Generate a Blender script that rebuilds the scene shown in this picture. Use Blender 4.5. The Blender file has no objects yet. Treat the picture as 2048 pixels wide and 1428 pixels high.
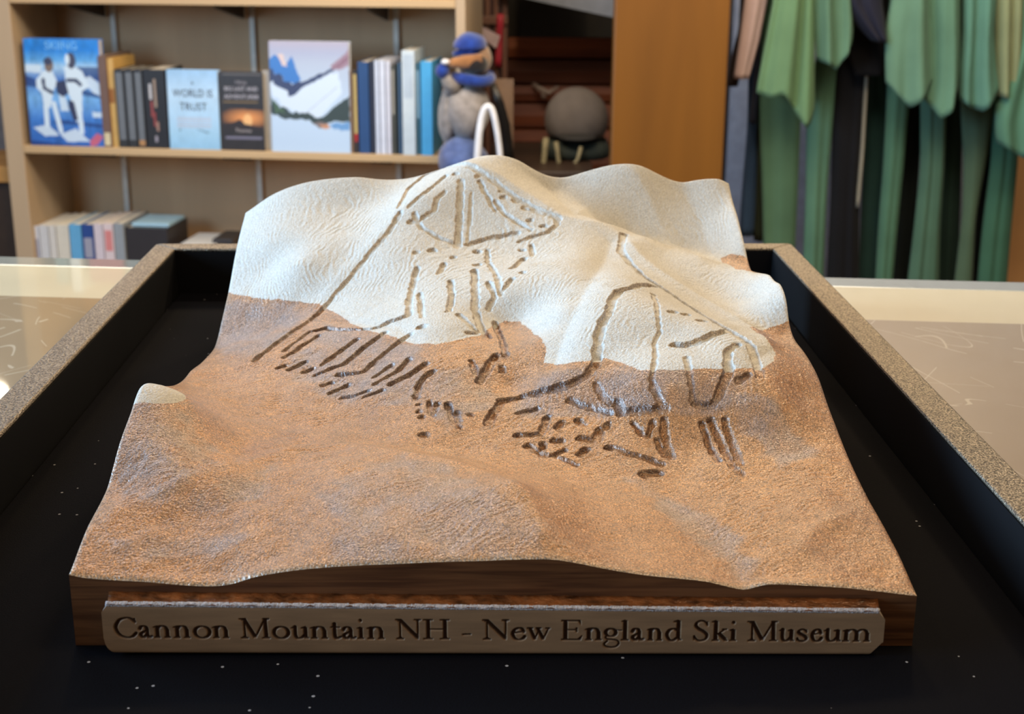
import bpy, math, random
import numpy as np
from mathutils import Matrix, Vector
rnd = random.Random(7)
rng = np.random.default_rng(5)
SC = bpy.context.scene
COL = SC.collection
PI = math.pi

# ------------------------------------------------------------------ camera
FPX, PITCH, ROLL, CH = 2800.0, .2983, .0049, .2466      # focal length in pixels of the 2048-wide frame
FW = np.array([0, math.cos(PITCH), -math.sin(PITCH)])
RT = np.array([1., 0, 0])
DN = np.array([0, -math.sin(PITCH), -math.cos(PITCH)])
CR, SR = math.cos(ROLL), math.sin(ROLL)
CP = np.array([0, 0, CH])
cd = bpy.data.cameras.new('camera')
cd.sensor_width = 36
cd.lens = FPX / 2048 * 36
cd.clip_start = .01
cd.dof.use_dof = True
cd.dof.focus_distance = .60
cd.dof.aperture_fstop = 21
cam = bpy.data.objects.new('camera', cd)
COL.objects.link(cam)
_r = RT * CR - DN * SR
_d = RT * SR + DN * CR
cam.matrix_world = Matrix([[_r[k], -_d[k], -FW[k], CP[k]] for k in range(3)] + [[0, 0, 0, 1]])
SC.camera = cam

def ray(px, py):
    u, v = px - 1024, py - 714
    u, v = CR * u + SR * v, -SR * u + CR * v
    return FW + RT * u / FPX + DN * v / FPX
def on_plane(px, py, p0, n):
    r = ray(px, py)
    return CP + r * (((p0 - CP) @ n) / (r @ n))
def at_depth(px, py, Y):                                   # point of a pixel at ground distance Y
    return on_plane(px, py, np.array([0, Y, 0]), np.array([0, 1., 0]))

# ------------------------------------------------------------------ world, lights, exposure
W = bpy.data.worlds.new('world')
SC.world = W
W.use_nodes = True
bg = W.node_tree.nodes.get('Background') or W.node_tree.nodes.new('ShaderNodeBackground')
bg.inputs[0].default_value = (.86, .70, .54, 1)
bg.inputs[1].default_value = .27
VS = SC.view_settings
VS.view_transform = 'Standard'
VS.look = 'None'
VS.gamma = 1
VS.use_curve_mapping = False
VS.exposure = 0.0

def area(name, loc, target, sx, sy, power, color):
    l = bpy.data.lights.new(name, 'AREA')
    l.shape = 'RECTANGLE'
    l.size, l.size_y, l.energy, l.color = sx, sy, power, color
    o = bpy.data.objects.new(name, l)
    COL.objects.link(o)
    o.location = loc
    o.rotation_euler = (Vector(target) - Vector(loc)).to_track_quat('-Z', 'Y').to_euler()
    return o
def lamp(name, loc, power, color, radius):
    l = bpy.data.lights.new(name, 'POINT')
    l.energy, l.color, l.shadow_soft_size = power, color, radius
    o = bpy.data.objects.new(name, l)
    COL.objects.link(o)
    o.location = loc
    return o
COOL = (.42, .68, 1.0)
WARM = (1.0, .74, .44)
area('shop_window_light', (-2.2, .72, .62), (0.1, .72, 0), 2.4, 1.0, 112, COOL)
area('ceiling_light_panel', (.75, .55, 1.6), (.05, .65, 0), .5, .5, 9, (1.0, .74, .42))
area('added_aisle_fill', (.15, 1.95, 1.45), (.2, 3.8, -.35), 2.8, .5, 66, (1.0, .86, .68))  # added unseen fill that brightens the bookcase and clothes
area('back_window_light', (-1.3, 3.0, 1.75), (0, .7, 0), 1.0, .9, 11, (.55, .72, 1.0))
lamp('ceiling_spot', (.75, 2.75, 1.35), 34, WARM, .08)
lamp('ceiling_spot', (.1, 3.0, 1.45), 32, WARM, .08)
lamp('ceiling_spot', (-.6, 2.7, 1.45), 24, WARM, .08)
lamp('ceiling_spot', (-1.28, 3.3, .85), .5, (1, .84, .62), .028)
lamp('ceiling_spot', (1.7, 2.2, 1.35), 8, (1, .84, .62), .09)

# ------------------------------------------------------------------ materials
def lin(r, g, b):                                          # sRGB 0-255 to linear
    f = lambda c: (c / 255 / 12.92) if c <= 10 else ((c / 255 + .055) / 1.055) ** 2.4
    return (f(r), f(g), f(b), 1)
class NT:
    def __init__(s, name):
        s.m = bpy.data.materials.new(name)
        s.m.use_nodes = True
        s.t = s.m.node_tree
        s.b = s.t.nodes['Principled BSDF']
    def n(s, typ, **kw):
        x = s.t.nodes.new(typ)
        for k, v in kw.items():
            if k.startswith('i_'):
                key = k[2:]
                key = int(key) if key.isdigit() else key.replace('_', ' ')
                x.inputs[key].default_value = v
            else:
                setattr(x, k, v)
        return x
    def l(s, a, b):
        s.t.links.new(a, b)
    def bump(s, h, strength, dist, prev=None):
        b = s.n('ShaderNodeBump', i_Strength=strength, i_Distance=dist)
        s.l(h, b.inputs['Height'])
        if prev is not None:
            s.l(prev, b.inputs['Normal'])
        return b.outputs['Normal']
def plain(name, col, rough=.6, metal=0., var=.12, scale=30, coat=0., spec=.5, bump=0., bscale=400, sheen=0., stretch=(1, 1, 1)):
    k = NT(name)
    tc = k.n('ShaderNodeTexCoord')
    mp = k.n('ShaderNodeMapping')
    mp.inputs['Scale'].default_value = stretch
    k.l(tc.outputs['Object'], mp.inputs[0])
    no = k.n('ShaderNodeTexNoise', i_Scale=scale, i_Detail=4.)
    k.l(mp.outputs[0], no.inputs['Vector'])
    mr = k.n('ShaderNodeMapRange', i_3=1 - var, i_4=1 + var)
    mr.inputs[1].default_value = .3
    mr.inputs[2].default_value = .7
    k.l(no.outputs[0], mr.inputs[0])
    mx = k.n('ShaderNodeVectorMath', operation='SCALE')
    mx.inputs[0].default_value = col[:3]
    k.l(mr.outputs[0], mx.inputs['Scale'])
    k.l(mx.outputs[0], k.b.inputs['Base Color'])
    k.b.inputs['Roughness'].default_value = rough
    k.b.inputs['Metallic'].default_value = metal
    k.b.inputs['Specular IOR Level'].default_value = spec
    k.b.inputs['Coat Weight'].default_value = coat
    k.b.inputs['Coat Roughness'].default_value = .04
    k.b.inputs['Sheen Weight'].default_value = sheen
    if bump:
        n2 = k.n('ShaderNodeTexNoise', i_Scale=bscale, i_Detail=2.)
        k.l(mp.outputs[0], n2.inputs['Vector'])
        k.l(k.bump(n2.outputs[0], bump, .001), k.b.inputs['Normal'])
    return k.m
def wood(name, c1, c2, axis='X', scale=20, rough=.5, contrast=1.):
    k = NT(name)
    tc = k.n('ShaderNodeTexCoord')
    mp = k.n('ShaderNodeMapping')
    mp.inputs['Scale'].default_value = {'X': (.12, 1, 1), 'Y': (1, .12, 1), 'Z': (1, 1, .12)}[axis]
    k.l(tc.outputs['Object'], mp.inputs[0])
    no = k.n('ShaderNodeTexNoise', i_Scale=scale, i_Detail=6., i_Distortion=.6)
    k.l(mp.outputs[0], no.inputs['Vector'])
    cr = k.n('ShaderNodeValToRGB')
    cr.color_ramp.elements[0].position = .5 - .2 * contrast
    cr.color_ramp.elements[1].position = .5 + .2 * contrast
    cr.color_ramp.elements[0].color = c2
    cr.color_ramp.elements[1].color = c1
    k.l(no.outputs[0], cr.inputs[0])
    k.l(cr.outputs[0], k.b.inputs['Base Color'])
    k.b.inputs['Roughness'].default_value = rough
    k.l(k.bump(no.outputs[0], .15, .001), k.b.inputs['Normal'])
    return k.m
def attr_mat(name, rough=.5, coat=0., spec=.5):
    k = NT(name)
    a = k.n('ShaderNodeVertexColor', layer_name='paint')
    k.l(a.outputs[0], k.b.inputs['Base Color'])
    k.b.inputs['Roughness'].default_value = rough
    k.b.inputs['Coat Weight'].default_value = coat
    k.b.inputs['Specular IOR Level'].default_value = spec
    return k

# ------------------------------------------------------------------ mesh helpers
class MB:
    def __init__(s):
        s.v, s.f, s.mi, s.sm = [], [], [], []
    def add(s, verts, faces, mi=0, smooth=False):
        o = len(s.v)
        s.v += [tuple(map(float, p)) for p in verts]
        s.f += [tuple(i + o for i in f) for f in faces]
        s.mi += [mi] * len(faces)
        s.sm += [smooth] * len(faces)
        return s
    def box(s, x0, x1, y0, y1, z0, z1, mi=0):
        return s.add([(x0, y0, z0), (x1, y0, z0), (x1, y1, z0), (x0, y1, z0), (x0, y0, z1), (x1, y0, z1), (x1, y1, z1), (x0, y1, z1)],
                     [(0, 3, 2, 1), (4, 5, 6, 7), (0, 1, 5, 4), (1, 2, 6, 5), (2, 3, 7, 6), (3, 0, 4, 7)], mi)
    def prism(s, poly, y0, y1, mi=0):                      # polygon in x,z extruded along y
        n = len(poly)
        v = [(x, y0, z) for x, z in poly] + [(x, y1, z) for x, z in poly]
        f = [tuple(range(n)), tuple(range(2 * n - 1, n - 1, -1))] + [(i, i + n, (i + 1) % n + n, (i + 1) % n) for i in range(n)]
        return s.add(v, f, mi)
    def tube(s, path, rad, seg=10, mi=0, flat=1.0):
        path = [Vector(p) for p in path]
        n = len(path)
        rad = rad if isinstance(rad, (list, tuple)) else [rad] * n
        v, f = [], []
        for i, p in enumerate(path):
            t = (path[min(i + 1, n - 1)] - path[max(i - 1, 0)]).normalized()
            a = t.cross(Vector((0, 1, 0)))
            if a.length < .05:
                a = t.cross(Vector((1, 0, 0)))
            a.normalize()
            b = t.cross(a)
            for k in range(seg):
                w = 2 * PI * k / seg
                v.append(p + a * math.cos(w) * rad[i] + b * math.sin(w) * rad[i] * flat)
        for i in range(n - 1):
            for k in range(seg):
                f.append((i * seg + k, i * seg + (k + 1) % seg, (i + 1) * seg + (k + 1) % seg, (i + 1) * seg + k))
        f.append(tuple(range(seg - 1, -1, -1)))
        f.append(tuple((n - 1) * seg + k for k in range(seg)))
        return s.add(v, f, mi, True)
    def blob(s, c, r, mi=0, seg=20, rings=12, cut=-1.0, fn=None):   # ellipsoid; fn(unit dir) scales the radius
        v, f = [], []
        for i in range(rings + 1):
            ph = -PI / 2 + PI * i / rings
            for k in range(seg):
                th = 2 * PI * k / seg
                d = (math.cos(ph) * math.cos(th), math.cos(ph) * math.sin(th), max(math.sin(ph), cut))
                q = fn(d) if fn else 1
                v.append((c[0] + r[0] * d[0] * q, c[1] + r[1] * d[1] * q, c[2] + r[2] * d[2] * q))
        for i in range(rings):
            for k in range(seg):
                f.append((i * seg + k, i * seg + (k + 1) % seg, (i + 1) * seg + (k + 1) % seg, (i + 1) * seg + k))
        return s.add(v, f, mi, True)
    def grid(s, G, mi=0, smooth=True, flip=False):         # G[j][i] points
        nv, nu = len(G), len(G[0])
        v = [p for row in G for p in row]
        f = []
        for j in range(nv - 1):
            for i in range(nu - 1):
                q = (j * nu + i, j * nu + i + 1, (j + 1) * nu + i + 1, (j + 1) * nu + i)
                f.append(q[::-1] if flip else q)
        return s.add(v, f, mi, smooth)
    def build(s, name, mats, parent=None, loc=None, rot=None, bevel=0., solid=0., seg=2):
        me = bpy.data.meshes.new(name)
        me.from_pydata(s.v, [], s.f)
        for m in (mats if isinstance(mats, (list, tuple)) else [mats]):
            me.materials.append(m)
        me.polygons.foreach_set('material_index', s.mi)
        me.polygons.foreach_set('use_smooth', s.sm)
        me.update()
        o = bpy.data.objects.new(name, me)
        COL.objects.link(o)
        if parent is not None:
            o.parent = parent
        if loc is not None:
            o.location = loc
        if rot is not None:
            o.rotation_euler = rot
        if solid:
            md = o.modifiers.new('thickness', 'SOLIDIFY')
            md.thickness = solid
            md.offset = 0
        if bevel:
            md = o.modifiers.new('bevel', 'BEVEL')
            md.width, md.segments, md.limit_method = bevel, seg, 'ANGLE'
        return o
def np_mesh(name, V, F, mats, colors=None, smooth=True, mi=None):
    me = bpy.data.meshes.new(name)
    nv, nf = len(V), len(F)
    me.vertices.add(nv)
    me.vertices.foreach_set('co', np.ascontiguousarray(V, dtype=np.float32).ravel())
    me.loops.add(nf * 4)
    me.loops.foreach_set('vertex_index', np.ascontiguousarray(F, dtype=np.int32).ravel())
    me.polygons.add(nf)
    me.polygons.foreach_set('loop_start', np.arange(nf, dtype=np.int32) * 4)
    try:
        me.polygons.foreach_set('loop_total', np.full(nf, 4, dtype=np.int32))
    except Exception:
        pass
    me.polygons.foreach_set('use_smooth', np.full(nf, smooth))
    for m in mats:
        me.materials.append(m)
    if mi is not None:
        me.polygons.foreach_set('material_index', np.ascontiguousarray(mi, dtype=np.int32))
    me.update(calc_edges=True)
    me.validate()
    if colors is not None:
        at = me.attributes.new('paint', 'FLOAT_COLOR', 'POINT')
        c = np.ones((nv, 4), dtype=np.float32)
        c[:, :3] = colors
        at.data.foreach_set('color', c.ravel())
    o = bpy.data.objects.new(name, me)
    COL.objects.link(o)
    return o
def tag(o, label=None, cat=None, group=None, kind=None):
    if label:
        o['label'] = label
    if cat:
        o['category'] = cat
    if group:
        o['group'] = group
    if kind:
        o['kind'] = kind
    return o
def thing(name, label, cat, loc=(0, 0, 0), rot=(0, 0, 0), group=None):
    o = bpy.data.objects.new(name, None)
    o.empty_display_size = .02
    COL.objects.link(o)
    o.location = loc
    o.rotation_euler = rot
    return tag(o, label, cat, group)
def ss(x):
    x = np.clip(x, 0, 1)
    return x * x * (3 - 2 * x)
def seg_dist(X, pl):
    d = np.full(len(X), 1e9)
    for a, b in zip(pl[:-1], pl[1:]):
        ab = b - a
        t = np.clip(((X - a) @ ab) / max(ab @ ab, 1e-12), 0, 1)
        d = np.minimum(d, np.linalg.norm(X - (a + t[:, None] * ab), axis=1))
    return d
def in_poly(X, pl):
    c = np.zeros(len(X), bool)
    for a, b in zip(pl, np.roll(pl, -1, axis=0)):
        if a[1] == b[1]:
            continue
        k = ((a[1] > X[:, 1]) != (b[1] > X[:, 1])) & (X[:, 0] < (b[0] - a[0]) * (X[:, 1] - a[1]) / (b[1] - a[1]) + a[0])
        c ^= k
    return c
def value_noise(X, cell, seed):                            # smooth lattice noise, -1..1
    g = np.random.default_rng(seed).uniform(-1, 1, (128, 128))
    x, y = X[:, 0] / cell + 40, X[:, 1] / cell + 40
    i, j = np.floor(x).astype(int), np.floor(y).astype(int)
    a, b = ss(x - i), ss(y - j)
    q = lambda p, r: g[p % 128, r % 128]
    return (q(i, j) * (1 - a) + q(i + 1, j) * a) * (1 - b) + (q(i, j + 1) * (1 - a) + q(i + 1, j + 1) * a) * b

# ------------------------------------------------------------------ the setting
FLOOR = -.96
floor_m = wood('floor_boards', lin(120, 92, 66), lin(86, 62, 44), 'X', 6)
o = MB().box(-3.2, 3.6, -1.2, 5.4, FLOOR - .05, FLOOR).build('floor', floor_m)
tag(o, kind='structure')
wall_m = plain('painted_wall', lin(150, 156, 172), .8)
o = MB().box(-3.2, 3.6, 5.3, 5.4, FLOOR, 1.6).build('wall_back', wall_m)
tag(o, kind='structure')
o = MB().box(.62, 3.6, 4.0, 4.06, FLOOR, 1.6).build('wall_right', wall_m)
tag(o, kind='structure')

# alcove lined with dark log boards: every board is a piece
alc_m = plain('dark_panel', lin(34, 30, 24), .7)
o = MB().box(-.2, .62, 4.70, 4.76, FLOOR, 1.6).build('wall_alcove', alc_m)
tag(o, kind='structure')
log_m = [wood('log_' + str(i), lin(*a), lin(*b), 'X', 14, .55) for i, (a, b) in enumerate([((168, 92, 52), (112, 58, 36)), ((146, 78, 46), (94, 50, 34)), ((122, 66, 42), (76, 42, 30))])]
zt = at_depth(1100, 78, 4.66)[2]
for i, (ya, yb) in enumerate([(78, 119), (120, 171), (172, 207), (208, 260), (261, 307), (308, 354), (355, 400)]):
    z1, z0 = at_depth(1100, ya, 4.64)[2], at_depth(1100, yb, 4.64)[2]
    h = z1 - z0
    prof = [(0, z0), (-.028, z0 + h * .06), (-.034, z0 + h * .5), (-.028, z0 + h * .94), (0, z1)]
    b = MB()
    v = [(x, y + 4.70, z) for x in (-.18, .60) for y, z in prof]
    b.add(v, [(0, 1, 6, 5), (1, 2, 7, 6), (2, 3, 8, 7), (3, 4, 9, 8), (0, 4, 3, 2, 1), (5, 6, 7, 8, 9)], 0, False)
    w_ = bpy.data.objects['wall_alcove']
    b.build('plank', log_m[(i * 2 + i // 3) % 3], w_)

# ------------------------------------------------------------------ glass-topped counter
CA = math.radians(-5.0)
ce, cn = np.array([math.cos(CA), math.sin(CA), 0]), np.array([-math.sin(CA), math.cos(CA), 0])
CZ = -.010
_q = ray(0, 512)
c_far = CP + _q * ((CZ - CH) / _q[2])                      # a point of its far edge
def ctr(s, d):
    return c_far + ce * s + cn * d
ct = thing('display_counter', 'long glass-topped display counter with a scratched bronze top and cream strip', 'counter', (c_far[0], c_far[1], FLOOR), (0, 0, CA))
zt = CZ - FLOOR
def glossy(name, c1, rough, coat, metal=0., scratch=False):
    k = NT(name)
    tc = k.n('ShaderNodeTexCoord')
    no = k.n('ShaderNodeTexNoise', i_Scale=9., i_Detail=5.)
    k.l(tc.outputs['Object'], no.inputs['Vector'])
    mr = k.n('ShaderNodeMapRange', i_3=.82, i_4=1.15)
    k.l(no.outputs[0], mr.inputs[0])
    mx = k.n('ShaderNodeVectorMath', operation='SCALE')
    mx.inputs[0].default_value = c1[:3]
    k.l(mr.outputs[0], mx.inputs['Scale'])
    out = mx.outputs[0]
    if scratch:
        tot = None
        for i, (rot, sc, thr) in enumerate([(.5, 14, .0013), (1.9, 10, .0011), (2.7, 17, .0014), (1.1, 7, .0011), (2.2, 23, .0016), (.1, 11, .0012)]):
            mp = k.n('ShaderNodeMapping')
            mp.inputs['Rotation'].default_value = (0, 0, rot)
            mp.inputs['Location'].default_value = (i * 3.1, i * 1.7, 0)
            k.l(tc.outputs['Object'], mp.inputs[0])
            nz = k.n('ShaderNodeTexNoise', i_Scale=sc * .8, i_Detail=1.)
            mp2 = k.n('ShaderNodeMapping')
            mp2.inputs['Scale'].default_value = (1, .18, 1)
            k.l(mp.outputs[0], mp2.inputs[0])
            k.l(mp2.outputs[0], nz.inputs['Vector'])
            sb = k.n('ShaderNodeMath', operation='SUBTRACT')
            sb.inputs[1].default_value = .5
            k.l(nz.outputs[0], sb.inputs[0])
            ab = k.n('ShaderNodeMath', operation='ABSOLUTE')
            k.l(sb.outputs[0], ab.inputs[0])
            lt = k.n('ShaderNodeMath', operation='LESS_THAN')
            lt.inputs[1].default_value = thr
            k.l(ab.outputs[0], lt.inputs[0])
            n3 = k.n('ShaderNodeTexNoise', i_Scale=22., i_Detail=1.)
            k.l(mp.outputs[0], n3.inputs['Vector'])
            gt = k.n('ShaderNodeMath', operation='GREATER_THAN')
            gt.inputs[1].default_value = .50
            k.l(n3.outputs[0], gt.inputs[0])
            mu = k.n('ShaderNodeMath', operation='MULTIPLY')
            k.l(lt.outputs[0], mu.inputs[0])
            k.l(gt.outputs[0], mu.inputs[1])
            if tot is None:
                tot = mu.outputs[0]
            else:
                ad = k.n('ShaderNodeMath', operation='MAXIMUM')
                k.l(tot, ad.inputs[0])
                k.l(mu.outputs[0], ad.inputs[1])
                tot = ad.outputs[0]
        sc_ = k.n('ShaderNodeMath', operation='MULTIPLY')
        sc_.inputs[1].default_value = .55
        k.l(tot, sc_.inputs[0])
        m2 = k.n('ShaderNodeMix', data_type='RGBA')
        k.l(sc_.outputs[0], m2.inputs['Factor'])
        k.l(out, m2.inputs['A'])
        m2.inputs['B'].default_value = lin(235, 225, 200)
        out = m2.outputs['Result']
    k.l(out, k.b.inputs['Base Color'])
    k.b.inputs['Roughness'].default_value = rough
    k.b.inputs['Metallic'].default_value = metal
    k.b.inputs['Coat Weight'].default_value = coat
    k.b.inputs['Coat Roughness'].default_value = .035
    return k.m
m_edge = glossy('glass_edge', lin(150, 158, 150), .1, 1.)
m_cream = glossy('cream_strip', lin(226, 214, 176), .3, .8)
m_bronze = glossy('bronze_sheet', lin(164, 140, 98), .3, 1., .12, True)
m_cab = plain('counter_body', lin(70, 66, 60), .5)
L0, L1 = -1.1, 2.4
MB().box(L0, L1, -.030, 0, zt - .012, zt).build('glass_edge', m_edge, ct, bevel=.002)
MB().box(L0, L1, -.122, -.030, zt - .012, zt).build('cream_strip', m_cream, ct)
MB().box(L0, L1, -.95, -.122, zt - .012, zt).build('bronze_top', m_bronze, ct)
MB().box(L0 + .02, L1 - .02, -.93, -.02, 0, zt - .012).build('cabinet_body', m_cab, ct)

# ------------------------------------------------------------------ display tray
TA = .0249
tray = thing('display_tray', 'black open display tray with a bronze speckled rim on the counter', 'tray', (-.0259, .9548, CZ), (0, 0, TA))
def rim_mat():
    k = NT('speckled_rim')
    tc = k.n('ShaderNodeTexCoord')
    vo = k.n('ShaderNodeTexNoise', i_Scale=1100., i_Detail=1.)
    k.l(tc.outputs['Object'], vo.inputs['Vector'])
    cr = k.n('ShaderNodeValToRGB')
    cr.color_ramp.elements[0].position = .35
    cr.color_ramp.elements[1].position = .68
    cr.color_ramp.elements[0].color = lin(80, 72, 63)
    cr.color_ramp.elements[1].color = lin(186, 170, 146)
    k.l(vo.outputs[0], cr.inputs[0])
    k.l(cr.outputs[0], k.b.inputs['Base Color'])
    k.b.inputs['Metallic'].default_value = .65
    k.b.inputs['Roughness'].default_value = .42
    k.l(k.bump(vo.outputs[0], .9, .0008), k.b.inputs['Normal'])
    return k.m
m_rim = rim_mat()
def black_felt(name, c, dust=.0):
    k = NT(name)
    tc = k.n('ShaderNodeTexCoord')
    no = k.n('ShaderNodeTexNoise', i_Scale=14., i_Detail=5.)
    k.l(tc.outputs['Object'], no.inputs['Vector'])
    mr = k.n('ShaderNodeMapRange', i_3=.7, i_4=1.35)
    k.l(no.outputs[0], mr.inputs[0])
    mx = k.n('ShaderNodeVectorMath', operation='SCALE')
    mx.inputs[0].default_value = c[:3]
    k.l(mr.outputs[0], mx.inputs['Scale'])
    vo = k.n('ShaderNodeTexVoronoi', i_Scale=150.)
    k.l(tc.outputs['Object'], vo.inputs['Vector'])
    lt = k.n('ShaderNodeMath', operation='LESS_THAN')
    lt.inputs[1].default_value = .085
    k.l(vo.outputs['Distance'], lt.inputs[0])
    wn = k.n('ShaderNodeSeparateColor')
    k.l(vo.outputs['Color'], wn.inputs[0])
    g = k.n('ShaderNodeMath', operation='GREATER_THAN')
    g.inputs[1].default_value = .72
    k.l(wn.outputs[0], g.inputs[0])
    mu = k.n('ShaderNodeMath', operation='MULTIPLY')
    k.l(lt.outputs[0], mu.inputs[0])
    k.l(g.outputs[0], mu.inputs[1])
    m3 = k.n('ShaderNodeMath', operation='MULTIPLY')
    m3.inputs[1].default_value = dust
    k.l(mu.outputs[0], m3.inputs[0])
    m2 = k.n('ShaderNodeMix', data_type='RGBA')
    k.l(m3.outputs[0], m2.inputs['Factor'])
    k.l(mx.outputs[0], m2.inputs['A'])
    m2.inputs['B'].default_value = lin(190, 190, 195)
    k.l(m2.outputs['Result'], k.b.inputs['Base Color'])
    k.b.inputs['Roughness'].default_value = .85
    k.b.inputs['Specular IOR Level'].default_value = .06
    n2 = k.n('ShaderNodeTexNoise', i_Scale=1800., i_Detail=2.)
    k.l(tc.outputs['Object'], n2.inputs['Vector'])
    k.l(k.bump(n2.outputs[0], .4, .0004), k.b.inputs['Normal'])
    return k.m
m_black = plain('black_tray_wall', lin(13, 13, 15), .6, spec=.25)
m_felt = black_felt('black_felt', lin(14, 14, 19), .8)
TW, RW, ZR, TL = .4165, .0164, .0321 - CZ, .66
hi, ho = TW / 2, TW / 2 + RW
def wall_part(a0, a1, b0, b1):                             # inner edge a0-a1, outer edge b0-b1 (mitred), as rim plus body
    v = [(*a0, 0), (*a1, 0), (*b1, 0), (*b0, 0)]
    lift = lambda z: [(x, y, z) for x, y, _ in v]
    q = [(0, 3, 2, 1), (4, 5, 6, 7), (0, 1, 5, 4), (1, 2, 6, 5), (2, 3, 7, 6), (3, 0, 4, 7)]
    w = MB().add(lift(0) + lift(ZR - .0025), q).build('side_wall', m_black, tray)
    mid = lambda p, r, t: (p[0] + (r[0] - p[0]) * t, p[1] + (r[1] - p[1]) * t)
    MB().add(lift(ZR - .0025) + lift(ZR), q).build('rim', m_rim, w, bevel=.0012)
    return w
wall_part((-hi, 0), (hi, 0), (-ho, RW), (ho, RW))
wall_part((-hi, -TL), (-hi, 0), (-ho, -TL - RW), (-ho, RW))
wall_part((hi, 0), (hi, -TL), (ho, RW), (ho, -TL - RW))
wall_part((hi, -TL), (-hi, -TL), (ho, -TL - RW), (-ho, -TL - RW))
MB().box(-hi, hi, -TL, 0, 0, .005).build('tray_floor', m_black, tray)
# felt pad, a little askew
def tl(px, py, z):
    r = ray(px, py)
    p = CP + r * ((z - CH) / r[2])
    d = p - np.array([-.0259, .9548, 0])
    return d[0] * math.cos(TA) + d[1] * math.sin(TA), -d[0] * math.sin(TA) + d[1] * math.cos(TA)
A = tl(372, 553, 0); A2 = tl(400, 550, 0); B_ = tl(452, 563, 0)
k_ = (B_[1] - A2[1]) / (B_[0] - A2[0])
xr = hi - .0015
poly = [(-hi + .001, -TL + .01), (xr, -TL + .01), (xr, A2[1] + k_ * .3 * (xr - A2[0])), A2, (max(A[0], -hi + .001), A[1])]
n = len(poly)
pad = MB().add([(x, y, 0) for x, y in poly] + [(x, y, .0048) for x, y in poly],
               [tuple(range(n - 1, -1, -1)), tuple(range(n, 2 * n))] + [(i, (i + 1) % n, (i + 1) % n + n, i + n) for i in range(n)])
pad = pad.build('felt_pad', m_felt, None, (-.0259, .9548, CZ + .0051), (0, 0, TA), bevel=.0008)
tag(pad, 'black dusty felt pad lining the tray under the carved relief map', 'pad')

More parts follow.
